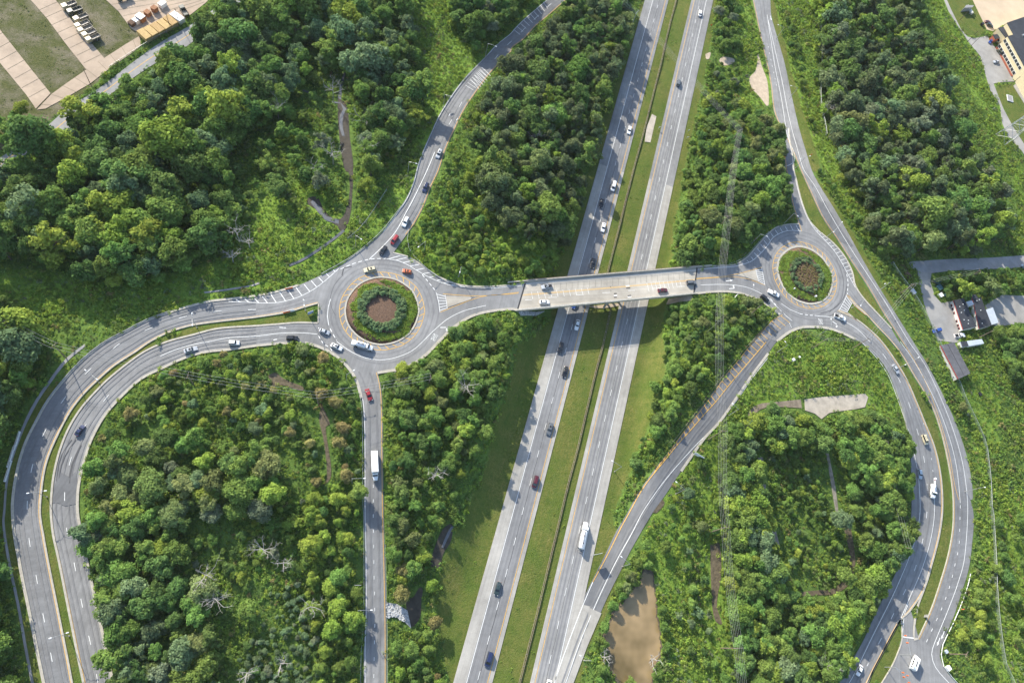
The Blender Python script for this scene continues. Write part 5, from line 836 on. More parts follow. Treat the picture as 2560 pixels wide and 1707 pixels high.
def shuttle():
    loc, rz, L0 = place('D3 1362,1315', 'D3 1316,1443', False); sc_ = float(np.clip(L0/7.2, .75, 1.1)); e = empty('shuttle_bus', loc, 'white shuttle bus with dark roof hatch crossing the lower right junction', 'bus', rz); e.scale = (sc_, .9, .92)
    q = MB(); q.rings([[(x, -w, .45), (x, -w, z-.3), (x, -w+.18, z), (x, w-.18, z), (x, w, z-.3), (x, w, .45)][::-1] for x, w, z in ((-3.6, 1.12, 2.75), (-3.4, 1.18, 2.85), (2.0, 1.18, 2.85), (2.5, 1.1, 2.7), (2.55, 1.0, 1.35), (3.4, .85, 1.15), (3.6, .7, .9))]); q.build('body', M_WHITEP, e)
    panel((2.62, -.85, 1.5), (2.62, .85, 1.5), (2.5, .8, 2.5), (2.5, -.8, 2.5), .06, .06).build('windshield', M_GLASS, e)
    for sg in (1, -1):
        for k in range(4): MB().box((-2.7+k*1.25, sg*1.19, 1.95), (1.0, .04, .75)).build('side_window', M_GLASS, e)
        for x in (-2.2, 2.4): wheel(e, x, sg*.98, .42, .3)
        MB().box((3.5, sg*.55, .8), (.12, .3, .18)).build('headlight', M_HEAD, e)
    MB().box((-1.0, .0, 2.87), (3.6, .35, .05)).build('roof_stripe', M_BLACK, e); MB().box((-2.6, .2, 2.93), (1.0, .9, .16), 0, .05).build('roof_unit', mat('pale_blue', (.55, .68, .72), .5), e)
shuttle()
def army(front, rear, label, dark=False):
    loc, rz, L0 = place(front, rear, False); e = empty('cargo_truck', (loc[0], loc[1], loc[2]-.08), label, 'truck', rz, 'cargo trucks parked in a row on the grass'); m = paint(COL['olive' if dark else 'tan'], 'olive' if dark else 'tan'); L = 6.8
    MB().box((L/2-1.25, 0, 1.75), (2.3, 2.35, 1.5), 0, .12).box((L/2-.2, 0, 1.0), (.5, 2.2, .6), 0, .08).build('cab', m, e); panel((L/2-.1, -1, 1.7), (L/2-.1, 1, 1.7), (L/2-.22, .95, 2.35), (L/2-.22, -.95, 2.35), .03, .04).build('windshield', M_GLASS, e)
    q = MB(); q.box((-1.2, 0, 1.25), (4.2, 2.35, .15)); [q.box((-1.2, s*1.15, 1.65), (4.2, .06, .75)) for s in (1, -1)]; q.box((-3.28, 0, 1.65), (.06, 2.3, .75)).box((.88, 0, 1.65), (.06, 2.3, .75)); q.build('cargo_bed', paint(COL['olive' if dark else 'darktan'], 'olive' if dark else 'darktan'), e)
    for k in range(3): MB().tube([(-2.6+k*1.4, -1.15, 2.0), (-2.6+k*1.4, -1.0, 2.75), (-2.6+k*1.4, 1.0, 2.75), (-2.6+k*1.4, 1.15, 2.0)], .06, 6).build('cover_bow', M_BLACK, e)
    for x in (-2.4, -1.1, 2.2):
        for s in (1, -1): wheel(e, x, s*1.0, .55, .36)
for i, (f, r, l, d) in enumerate([('A0 590,78', 'A0 690,38', 'tan cargo truck at the top of the parked row', 0), ('A0 645,125', 'A0 740,92', 'dark cargo truck beside the topmost tan one', 1), ('A0 700,195', 'A0 795,155', 'tan cargo truck alone between two gaps in the parked row', 0), ('A0 712,258', 'A0 808,215', 'tan cargo truck, first of four parked side by side', 0), ('A0 738,300', 'A0 838,258', 'tan cargo truck, second of four parked side by side', 0), ('A0 772,342', 'A0 875,295', 'tan cargo truck, third of four parked side by side', 0), ('A0 808,385', 'A0 912,340', 'tan cargo truck, lowest of four parked side by side', 0), ('A0 1095,5', 'A0 1190,-30', 'dark truck cut by the top edge on the concrete yard', 1), ('A0 1670,80', 'A0 1715,150', 'dark green truck parked under the tree at the concrete yard', 1)]): army(f, r, l, d)
# ------------------------------------------------------------------ buildings and boxes: roof outline traced at its own height, walls dropped to the ground
def house(nm, label, cat, roof, h, rm, wm, ov=.25, gable=0, wins=(), wz=(1.0, 2.2), th=.3):
    P = U(T(roof), h); z0 = float(Z(P[0][0], P[0][1])) if h < 20 else 0; P = G(roof, False, h); z0 = float(np.min(Z(P[:, 0], P[:, 1]))); c = P.mean(0); e = empty(nm, (c[0], c[1], z0), label, cat); P = P[:, :2]-c[:2]; n = len(P)
    A = sum(P[i][0]*P[(i+1) % n][1]-P[(i+1) % n][0]*P[i][1] for i in range(n)); P = P if A > 0 else P[::-1]
    mesh('wall', [(*p, 0) for p in P]+[(*p, h) for p in P], [(i, (i+1) % n, n+(i+1) % n, n+i) for i in range(n)], wm, e)
    O = P*(1+ov/np.maximum(np.linalg.norm(P, axis=1), .1))[:, None]; bm = bmesh.new(); lo = [bm.verts.new((*p, h)) for p in O]; hi = [bm.verts.new((*p, h+th)) for p in O]
    bm.faces.new(hi); bm.faces.new(lo[::-1]); [bm.faces.new((lo[i], lo[(i+1) % n], hi[(i+1) % n], hi[i])) for i in range(n)]; bmesh.ops.triangulate(bm, faces=bm.faces[:]); me = bpy.data.meshes.new('roof'); bm.to_mesh(me); bm.free(); me.materials.append(rm); rf = link(bpy.data.objects.new('roof', me), e)
    def wall_xy(a, b, t, z, off=.03): d = (b-a)/np.linalg.norm(b-a); nn = np.array([d[1], -d[0]]); p = a+(b-a)*t+nn*off; return p, math.atan2(d[1], d[0])
    for ei, ts, zz, w, hh in wins:                           # edge index, positions, sill height, width, height
        a, b = P[ei % n], P[(ei+1) % n]
        for t_ in ts:
            p, an = wall_xy(a, b, t_, zz); f = MB().box((p[0], p[1], zz+hh/2), (w+.24, .10, hh+.24), an).build('window', M_WHITEP, e); p, an = wall_xy(a, b, t_, zz, .07); MB().box((p[0], p[1], zz+hh/2), (w, .06, hh), an).build('pane', M_GLASS, f)
    return e, P, rf
M_ROOFD = mat('roof_membrane_dark', (.035, .038, .045), .75, .25, .25); M_ROOFG = mat('roof_felt_grey', (.10, .10, .108), .85, .2, .4); M_CREAM = mat('cream_wall', (.62, .53, .34), .85, .06, 1); M_PALE = mat('pale_siding', (.62, .60, .54), .8, .06, 1); M_BRICK = mat('brick_wall', (.30, .09, .05), .9, .2, 3); M_SLAB = mat('white_roof', (.42, .46, .50), .6, .08, .5); M_REDT = mat('red_trim', (.35, .05, .04), .7)
def longest(P, want):                                        # index of the wall that faces the wanted direction most
    n = len(P); best = max(range(n), key=lambda i: ((P[(i+1) % n][1]-P[i][1])*want[0]-(P[(i+1) % n][0]-P[i][0])*want[1])); return best
def windows_on(e, P, want, ts, zs, w, hh, frame=M_WHITEP):
    i = longest(P, want); a, b = P[i], P[(i+1) % len(P)]; d = (b-a)/np.linalg.norm(b-a); nn = np.array([d[1], -d[0]]); an = math.atan2(d[1], d[0])
    for z in zs:
        for t_ in ts:
            p = a+(b-a)*t_+nn*.03; f = MB().box((p[0], p[1], z+hh/2), (w+.3, .12, hh+.3), an).build('window', frame, e); p = p+nn*.05; MB().box((p[0], p[1], z+hh/2), (w, .08, hh), an).build('pane', M_GLASS, f)
    return a, b, nn, an
WD = np.array([-.9, -.45])
e, P, rf = house('office_building', 'cream two storey building with dark flat roof beside the beige yard', 'building', 'D0 2192,215 2252,322 2200,338 2350,610 2470,830 2900,700 2700,40', 9, M_ROOFD, M_CREAM, .15)
i = longest(P, WD); windows_on(e, P, WD, np.linspace(.05, .95, 9), (1.2, 5.6), 2.2, 1.7)
a, b = P[i], P[(i+1) % len(P)]; d = (b-a)/np.linalg.norm(b-a); nn = np.array([d[1], -d[0]]); m_ = (a+b)/2+nn*.5; MB().box((m_[0], m_[1], .4), (np.linalg.norm(b-a), .9, .8), math.atan2(d[1], d[0])).build('brick_base', M_BRICK, e)
for k in range(9): q = MB(); p0 = P.mean(0); q.box((p0[0]-6+(k % 3)*9, p0[1]-8+(k//3)*8, 9.7), (1.4, 1.1, .8), .4, .05); q.build('roof_vent', M_STEEL, rf)
e, P, rf = house('building_wing', 'lower cream wing with small dark roof at the corner of the cream building', 'building', 'D0 2112,262 2170,246 2240,325 2200,338 2180,352', 6, M_ROOFD, M_CREAM, .1); windows_on(e, P, WD, (.35, .75), (1.5,), 1.4, 1.3)
e, P, rf = house('brick_porch', 'small brick entrance porch with flat dark roof beside the cream building', 'porch', 'D0 2065,325 2105,318 2125,355 2085,362', 3.4, M_ROOFD, M_BRICK, .15)
e, P, rf = house('roadside_shelter', 'pale flat topped shelter over a platform beside the beige yard', 'shelter', 'D0 1797,78 1820,52 1888,55 1872,72', 3.0, M_LOTG, M_STEEL, .1)
q = empty('storage_tank', [*G('D0 1840,105')[0]], 'long cream storage tank lying on the grass by the shelter', 'tank', math.atan2(*(G('D0 1858,135')-G('D0 1822,80'))[0][[1, 0]])); MB().tube([(-3.4, 0, 1.2), (-3.1, 0, 1.2), (3.1, 0, 1.2), (3.4, 0, 1.2)], .95, 16).build('barrel', M_PALE, q); [MB().box((x, 0, .3), (.5, 1.6, .8)).build('saddle', M_CONC, q) for x in (-2, 2)]
TW = np.array([-.85, -.5])
for nm, lab, roof, h, wd, dots in (('modular_building', 'dark roofed cream modular building with vents, left of the twin pair', 'D1 1718,1180 1800,1165 1912,1430 1802,1452', 3.6, True, [(.3, .3), (.6, .25), (.3, .55), (.6, .6), (.35, .75), (.7, .8), (.5, .15)]), ('modular_building', 'dark roofed modular building with one large vent, right of the twin pair', 'D1 1880,1132 1945,1128 2052,1418 1950,1442', 3.6, False, [(.5, .5), (.4, .8), (.7, .82), (.3, .12)])):
    e, P, rf = house(nm, lab, 'building', roof, h, M_ROOFD, M_PALE, .05, th=.2)
    if wd: windows_on(e, P, TW, (.12, .24, .38, .66, .8, .9), (1.1,), 1.0, 1.1, M_REDT)
    i = longest(P, TW); a, b = P[i], P[(i+1) % 4]; an = math.atan2(*(b-a)[::-1]); nn = np.array([(b-a)[1], -(b-a)[0]])/np.linalg.norm(b-a); m_ = (a+b)/2+nn*.1
    MB().box((m_[0], m_[1], h+.1), (np.linalg.norm(b-a), .2, .25), an).build('trim', M_REDT, e)
    if wd: m_ = (a+b)/2+nn*1.4; MB().box((m_[0], m_[1], .5), (12, 1.6, .15), an).box((m_[0]+nn[0]*.7, m_[1]+nn[1]*.7, 1.0), (12, .08, .9), an).build('entrance_ramp', M_WOOD, e)
    for u, v in dots: p = P[0]*(1-u)*(1-v)+P[1]*u*(1-v)+P[2]*u*v+P[3]*(1-u)*v; MB().tube([(p[0], p[1], h+.2), (p[0], p[1], h+.42)], .22, 10).build('roof_vent', M_WHITEP, rf)
house('link_roof', 'small pale flat roof bridging the gap between the twin modular buildings', 'roof', 'D1 1828,1200 1868,1192 1885,1228 1845,1238', 3.9, M_SLAB, M_PALE, .1)
house('carport', 'bright metal lean-to roof at the right side of the twin modular buildings', 'carport', 'D1 2003,1275 2062,1255 2112,1395 2050,1412', 2.9, M_SLAB, M_PALE, .1)
e, P, rf = house('long_shed', 'long grey roofed shed with red trim along the chain-link fence', 'shed', 'D2 1612,22 1722,-2 1852,292 1752,338', 3.6, M_ROOFG, M_PALE, .1); i = longest(P, TW); a, b = P[i], P[(i+1) % 4]; an = math.atan2(*(b-a)[::-1]); nn = np.array([(b-a)[1], -(b-a)[0]])/np.linalg.norm(b-a); m_ = (a+b)/2+nn*.15; MB().box((m_[0], m_[1], 3.7), (np.linalg.norm(b-a), .25, .3), an).build('trim', M_REDT, e)
windows_on(e, P, TW, (.1, .3, .5, .7, .9), (1.6,), .6, .6)
q = MB(); c1, c2 = (P[0]+P[1])/2, (P[2]+P[3])/2; c3, c4 = (P[1]+P[2])/2, (P[3]+P[0])/2; A_, B_ = (c1, c2) if np.linalg.norm(c1-c2) > np.linalg.norm(c3-c4) else (c3, c4); m_ = (A_+B_)/2; q.box((m_[0], m_[1], 3.93), (np.linalg.norm(B_-A_), .16, .06), math.atan2(*(B_-A_)[::-1])); q.build('ridge_seam', M_TAR, rf)
e, P, rf = house('office_trailer', 'white trailer with a black tarp on its roof below the white pickup', 'trailer', 'D2 1782,-8 1960,-22 1978,18 1797,42', 3.2, M_SLAB, M_PALE, .08); pp = [P[0]*.99+P[1]*.01, P[0]*.7+P[1]*.3, P[3]*.7+P[2]*.3, P[3]*.99+P[2]*.01]; mesh('tarp', [(*p, 3.53) for p in pp]+[(*p, 3.6) for p in pp], [(3, 2, 1, 0), (4, 5, 6, 7), (0, 1, 5, 4), (1, 2, 6, 5), (2, 3, 7, 6), (3, 0, 4, 7)], M_ROOFD, rf)
# containers in the yard
M_CONT = mat('container_tan', (.50, .34, .13), .7, .12, .8); M_CRUST = mat('container_rust', (.28, .13, .06), .8, .3, 1.2)
ct = T('A0 1250,284 1310,256 1370,226 1430,196 1490,162 1550,128'); cb = T('A0 1336,362 1398,330 1458,298 1518,268 1578,234 1642,196')
CT = [U([p], 2.7)[0] for p in ct]; CB = [U([p], 2.7)[0] for p in cb]
for k in range(6):
    a, b = CT[k], CB[k]; d = (b-a)[:2]; L = np.linalg.norm(d); nx_ = (CT[1]-CT[0])[:2]; wv = nx_; c = (a+b)[:2]/2+wv/2; an = math.atan2(d[1], d[0]); wid = abs(np.cross(np.append(d/L, 0), np.append(wv, 0))[2])-.12
    white = k == 5; lab = ['tan shipping container at the lower left end of the row', 'tan shipping container second from the lower left end', 'rust patched tan container third from the lower left end', 'clean tan shipping container fourth from the lower left end', 'rust stained tan container beside the white one', 'white shipping container at the upper right end of the row'][k]
    e = empty('shipping_container', (c[0], c[1], .12), lab, 'container', an, 'shipping containers in a row at the yard'); m = M_WHITEP if white else M_CONT; MB().box((0, 0, 1.32), (L, wid, 2.6), 0, .05).build('body', m, e)
    q = MB(); [q.box((-L/2+.4+j*(L-.8)/9, 0, 2.635), (.14, wid*.92, .03)) for j in range(10)]; q.build('roof_ribs', M_CRUST if k in (2, 4) else m, e); MB().box((L/2+.02, 0, 1.3), (.05, wid*.9, 2.3)).build('door', m, e)
for s, sz, m, l in (('A0 1215,232', (2.6, 2.4, 1.6), M_MULCH, 'maroon crate at the left of the yard boxes'), ('A0 1256,210', (2.6, 2.4, 1.8), M_WHITEP, 'small white box between the maroon crate and brown box'), ('A0 1300,190', (3.6, 3.0, 2.6), M_CRUST, 'brown box with a pale lid beside the containers'), ('A0 1362,142', (2.6, 2.4, 2.0), M_CRUST, 'rust brown box behind the containers, left one'), ('A0 1425,105', (2.4, 2.4, 2.2), M_CRUST, 'rust brown box behind the containers, right one'), ('A0 1497,60', (2.4, 3.4, 2.0), M_WHITEP, 'white box alone on the yard concrete')):
    p = G(s)[0]; e = empty('storage_box', (p[0], p[1], .12), l, 'box', 2.6); MB().box((0, 0, sz[2]/2), sz, 0, .06).build('body', m, e); MB().box((0, 0, sz[2]+.05), (sz[0]+.1, sz[1]+.1, .1), 0, .03).build('lid', M_WHITEP if 'pale lid' in l or 'white' in l else m, e)
# ------------------------------------------------------------------ lamps, poles, wires
def lamp(top, lums, label, h=9.0, up=False):
    P = G(T(top), up, h)[0]; z = P[2]-h; e = empty('street_lamp', (P[0], P[1], z), label, 'street lamp'); MB().tube([(0, 0, 0), (0, 0, h*.5), (0, 0, h)], .13, 8, .075).build('pole', M_STEEL, e); MB().tube([(0, 0, 0), (0, 0, .35)], .26, 8).build('base', M_CONC, e)
    for l in lums:
        q = G(T(l), up, h+.45)[0]; d = np.array([q[0]-P[0], q[1]-P[1]]); n = np.linalg.norm(d); d = d/n*min(n, 4.5) if n > .01 else d; a = MB().tube([(0, 0, h-.3), (d[0]*.3, d[1]*.3, h+.15), (d[0]*.95, d[1]*.95, h+.42)], .06, 6, .045).build('arm', M_STEEL, e)
        lu = MB().box((d[0], d[1], h+.42), (.85, .36, .16), math.atan2(d[1], d[0]), .07).build('luminaire', M_WHITEP, a)
for t_, l, lab in [('B0 2130,400', ['B0 2208,428'], 'single arm lamp highest along the upper left road'), ('B0 1735,870', ['B0 1793,885'], 'lamp with a sign below its arm beside the upper left road'), ('B0 1405,1485', ['B0 1473,1500'], 'lamp beside the upper left road by the silver suv'), ('B1 915,590', ['B1 966,627'], 'lamp on the grass bank above the left roundabout'), ('B1 1558,645', ['B1 1478,710'], 'lamp in bushes right of the black suv'), ('B1 1885,878', ['B1 1872,930'], 'short lamp in bushes above the bridge approach'), ('B1 440,1192', ['B1 437,1185', 'B1 443,1235'], 'lamp on the grass tip west of the left roundabout'), ('B2 830,300', ['B2 898,262'], 'lamp at the bend where the straight ramp begins'), ('B2 880,1255', ['B2 998,1253'], 'lamp with long arm beside the white box truck'), ('B3 938,900', ['B3 1063,897'], 'lamp with long arm beside the stone riprap'),
    ('A1 1763,1350', ['A1 1762,1308', 'A1 1765,1415'], 'double lamp on the grass median, nearest the left roundabout'), ('A2 838,302', ['A2 785,262', 'A2 887,343'], 'double lamp on the median by the power line crossing'), ('A2 335,1378', ['A2 255,1390', 'A2 415,1366'], 'double lamp on the median of the left curve'), ('A3 540,1130', ['A3 460,1155', 'A3 618,1105'], 'double lamp on the median at the lower left'),
    ('C3 1085,475', ['C3 1000,410'], 'lamp beside the ramp above the brown pond'), ('C3 727,1362', ['C3 628,1315'], 'lamp beside the ramp at the bottom edge'), ('C2 1008,1145', ['C2 888,1075'], 'lamp reaching over the northbound shoulder'), ('C2 1588,1355', ['C2 1510,1282'], 'lamp beside the merging ramp above the highway gore'), ('C2 2080,620', ['C2 2030,568'], 'lamp beside the merging ramp near the drainage channel'), ('D0 275,805', ['D0 213,788'], 'lamp in bushes right of the upper right road'), ('D0 342,1445', ['D0 300,1455', 'D0 385,1435'], 'double lamp at the split of the upper right road'), ('D0 150,250', ['D0 95,230'], 'lamp in the weeds at the top of the upper right road'), ('D1 240,390', ['D1 275,415'], 'lamp left of the ramp into the right roundabout'), ('D1 638,522', ['D1 682,470', 'D1 605,560'], 'double lamp on the strip beside the right main road'), ('D1 1125,1025', ['D1 1076,1036'], 'lamp at the fence side of the right main road'), ('D1 880,1182', ['D1 846,1248'], 'lamp over the slip road east of the right roundabout'), ('D1 582,1432', ['D1 580,1360'], 'lamp below the right roundabout over the turn arrow'), ('D2 1318,182', ['D2 1255,215', 'D2 1386,142'], 'double lamp on the grass median by the merging lanes'), ('C1 2220,1105', ['C1 2220,1048'], 'lamp reaching over the road right of the bridge'), ('C1 2285,580', ['C1 2342,602'], 'lamp at the hatched edge left of the right roundabout'), ('D2 1950,1340', ['D2 1992,1335'], 'short lamp in the weeds right of the lower right road'), ('D2 180,30', ['D2 160,0'], 'lamp in the grass below the right roundabout')]: lamp(t_, l, lab, 9.0, t_[:2] in ('B1', 'D1', 'C1'))
WIRES = {}
def pole(top, base, label, arm, h=None, m=None, wires=3, arms=1, al=2.6):
    B = G(base)[0]
    if h is None: h = min(np.arange(5, 30, .25), key=lambda q: np.hypot(*(proj([[B[0], B[1], B[2]+q]])-T(top))[0]))
    P = G(T(top), False, h)[0]; B = np.array([P[0], P[1], P[2]-h]); e = empty('power_pole', B, label, 'power pole'); MB().tube([(0, 0, 0), (0, 0, h)], .2, 8, .13).build('pole', m or M_WOOD, e); an = arm; pts = []
    for k in range(arms):
        z = h-.25-k*1.3; MB().box((0, 0, z), (al, .14, .16), an).build('crossarm', m or M_WOOD, e)
        for q in np.linspace(-1, 1, wires//arms): x, y = math.cos(an)*al/2*.94*q, math.sin(an)*al/2*.94*q; MB().tube([(x, y, z+.08), (x, y, z+.36)], .06, 6).build('insulator', M_STEEL, e); pts.append(B+[x, y, z+.36])
    return pts
def wires(a, b, label, sag=1.2, r=.032):
    pc = (np.mean(a, 0)+np.mean(b, 0))/2; e = empty('power_line', pc, label, 'power line')
    ta = (np.mean(b, 0)-np.mean(a, 0))[:2]; sd = np.array([-ta[1], ta[0]]); oa = sorted(a, key=lambda p: p[:2]@sd); ob = sorted(b, key=lambda p: p[:2]@sd)
    for p, q in zip(oa, ob): MB().tube([p*(1-t_)+q*t_-pc-[0, 0, 4*sag*t_*(1-t_)] for t_ in np.linspace(0, 1, 15)], r, 4).build('wire', M_WIRE, e)
def dirpx(a, b): d = (G(b)-G(a))[0]; return math.atan2(d[1], d[0])
W0 = pole('A1 35,1375', 'A2 80,-30', 'weathered power pole in the trees at the left edge', dirpx('A1 20,1390', 'A1 50,1360'), 14); W1 = pole('A2 490,32', 'A2 610,155', 'dark power pole beside the left footpath', dirpx('A2 470,50', 'A2 510,12')); W2 = pole('A2 1722,305', 'A2 1760,350', 'power pole in bushes inside the left loop', dirpx('A2 1715,330', 'A2 1728,285'), 12); W3 = pole('B2 558,492', 'B2 562,610', 'power pole left of the straight ramp at the bend of the wires', dirpx('B2 558,515', 'B2 556,465'), 12); W4 = pole('B2 1605,318', 'B2 1592,398', 'power pole right of the straight ramp, beside the bare tree', dirpx('B2 1608,345', 'B2 1598,295'), 12)
for a, b, l in ((W0, W1, 'three wires crossing the left edge trees'), (W1, W2, 'three wires crossing both left curve roads'), (W2, W3, 'three wires over the left loop bushes'), (W3, W4, 'three wires crossing the straight ramp by the red sedan')): wires(a, b, l)
K = dict(wires=6, arms=1, al=3.8); V0 = [U(T('C0 985,-20'), 22)[0]+[i*.9-2.2, i*.4, (i % 2)*1.2] for i in range(6)]
V1 = pole('C0 1150,110', 'C0 1085,400', 'tall power pole at the upper left of the highway', dirpx('C0 1130,130', 'C0 1170,95'), 19, M_STEEL, **K); V2 = pole('C0 2092,1195', 'C0 2040,1500', 'tall power pole among trees where the wires turn', dirpx('C0 2065,1210', 'C0 2120,1190'), 17, **K); V3 = pole('C1 1985,415', 'C1 1960,600', 'power pole above the right bridge approach', dirpx('C1 1955,415', 'C1 2015,418'), 16, **K); V4 = pole('C1 1905,1378', 'C2 1880,60', 'mossy green power pole with a stay below the right bridge end', dirpx('C1 1870,1375', 'C1 1945,1385'), 16, mat('mossy_pole', (.13, .16, .08), .9), **K); V5 = pole('C2 1938,816', 'C2 1830,880', 'power pole beside the merging ramp', dirpx('C2 1905,815', 'C2 1965,820'), 14, **K); V6 = pole('C3 1960,138', 'C3 1868,162', 'power pole in the scrub right of the highway tanker', dirpx('C3 1920,145', 'C3 1992,132'), 14, **K); V7 = pole('C3 2080,1247', 'C3 1990,1250', 'power pole with long tan crossarm at the bottom right of the pond', dirpx('C3 2010,1248', 'C3 2150,1245'), 14, **K)
V8 = [p+np.array([1.5, -55, -1]) for p in V7]
for a, b, l in ((V0, V1, 'six wires coming in at the top edge'), (V1, V2, 'six wires crossing the highway diagonally'), (V2, V3, 'six wires over the wood right of the highway'), (V3, V4, 'six wires crossing the right bridge approach'), (V4, V5, 'six wires crossing the thicket above the merging ramp'), (V5, V6, 'six wires beside the merging ramp'), (V6, V7, 'six wires over the scrub by the pond'), (V7, V8, 'six wires leaving at the bottom edge')): wires(a, b, l, 1.5, .024)
X1 = pole('D1 1338,1042', 'D1 1208,1138', 'leaning brown power pole at the chain-link fence', dirpx('D1 1315,1050', 'D1 1360,1060')); X2 = pole('D1 925,1540', 'D2 800,45', 'power pole beside the right inner road', dirpx('D1 900,1525', 'D1 945,1555'), 11); X3 = pole('D1 535,1545', 'D2 405,62', 'power pole with crossarm in the grass below the right roundabout', dirpx('D1 510,1555', 'D1 560,1530'), 11); X4 = pole('D1 1950,915', 'D1 1920,840', 'pale power pole at the gravel lane', dirpx('D1 1945,890', 'D1 1960,935'), 9); X5 = pole('D1 2062,1468', 'D1 1985,1535', 'pale power pole at the corner of the twin buildings', dirpx('D1 2040,1480', 'D1 2085,1455'), 9)
X6 = pole('C1 2272,1245', 'C1 2155,1355', 'power pole in bushes left of the ramp head', dirpx('C1 2255,1260', 'C1 2285,1235')); X7 = pole('D2 1078,912', 'D2 1015,935', 'short power pole in the young wood', dirpx('D2 1055,910', 'D2 1100,915'), 8); X8 = pole('D3 1292,328', 'D3 1182,360', 'power pole at the edge of the lower right road', dirpx('D3 1275,325', 'D3 1310,335'), 9); X9 = pole('D3 1828,1302', 'D3 1705,1300', 'pale power pole in the lower right corner', dirpx('D3 1825,1325', 'D3 1850,1280'), 10)
for a, b, l in ((X1, X2, 'three wires crossing the right main road'), (X1, X4, 'three wires over the corner of the gravel lane'), (X6, X3, 'three wires below the right roundabout'), (X2, X3, 'three wires joining the two poles below the right roundabout'), (X7, X8, 'three wires over the young wood')): wires(a, b, l, .8, .028)
for s, b, l in (('D0 1770,178', 'D0 1765,182', 'dark thin pole on the grass beside the storage tank'), ('D0 1860,352', 'D0 1825,390', 'dark utility pole on the compound road, upper'), ('D0 1890,405', 'D0 1845,440', 'dark utility pole on the compound road, lower'), ('D0 2280,740', 'D0 2205,800', 'dark utility pole at the building corner'), ('A0 785,660', 'A0 828,770', 'slim dark pole on the concrete strip by the road'), ('A0 1615,95', 'A0 1645,220', 'slim dark pole right of the white container'), ('A0 1540,170', 'A0 1565,265', 'slim dark pole between the containers')):
    B = G(b)[0]; h = 9; e = empty('utility_pole', B, l, 'utility pole'); MB().tube([(0, 0, 0), (0, 0, h)], .16, 8, .11).build('pole', M_BARK, e); MB().box((.4, 0, h-.4), (1.6, .12, .12), .6).build('crossarm', M_BARK, e)
# lattice tower at the right edge
LB = G('D0 2165,1270')[0]; tw = empty('lattice_tower', LB, 'grey steel lattice tower cut by the right edge', 'tower', .5)
for sx in (1, -1):
    for sy in (1, -1): MB().tube([(sx*4.2, sy*4.2, 0), (sx*1.3, sy*1.3, 30)], .16, 5).build('leg', M_STEEL, tw)
hs = [0, 6, 11, 15.5, 19.5, 23, 26, 29]
for k in range(4):
    q = MB(); a = [(1, 1), (-1, 1), (-1, -1), (1, -1)]; (x0, y0), (x1, y1) = a[k], a[(k+1) % 4]; wd = lambda z: 4.2-(2.9*z/30)
    for z0, z1 in zip(hs, hs[1:]): q.tube([(x0*wd(z0), y0*wd(z0), z0), (x1*wd(z1), y1*wd(z1), z1)], .075, 4).tube([(x1*wd(z0), y1*wd(z0), z0), (x0*wd(z1), y0*wd(z1), z1)], .075, 4).tube([(x0*wd(z1), y0*wd(z1), z1), (x1*wd(z1), y1*wd(z1), z1)], .075, 4)
    q.build('bracing', M_STEEL, tw)
for z in (24, 29): MB().tube([(-6, 0, z), (0, 0, z+.5), (6, 0, z)], .14, 5).build('crossarm', M_STEEL, tw)
# ------------------------------------------------------------------ guardrails and fences
POST = mesh('post_source', *(lambda q: (q.v, q.f))(MB().box((0, 0, .38), (.12, .15, .78))), M_STEEL); S.collection.objects.unlink(POST)
def follow(s, up, gap):
    P = G(s, up); n = max(4, int(plen(P)/gap)); P = smooth(P, n); P[:, 2] = (Zup if up else Z)(P[:, 0], P[:, 1]); return P
def guardrail(s, label, m=M_STEEL, up=False, double=False):
    P = follow(s, up, 4.0); c = P.mean(0); e = empty('guardrail', c, label, 'guardrail')
    for sd in ((-.28, .28) if double else (0,)):
        Q = offset(P, sd)-c; q = MB(); V = []
        for y, z in ((-.05, .45), (.05, .45), (.05, .78), (-.05, .78)): V.append(offset(Q, y)+[0, 0, z])
        q.rings([[V[k][i] for k in range(4)] for i in range(len(P))]); q.build('rail', m, e)
    for i in range(0, len(P), max(1, -(-len(P)//95))): o = link(bpy.data.objects.new('post', POST.data), e); o.location = P[i]-c
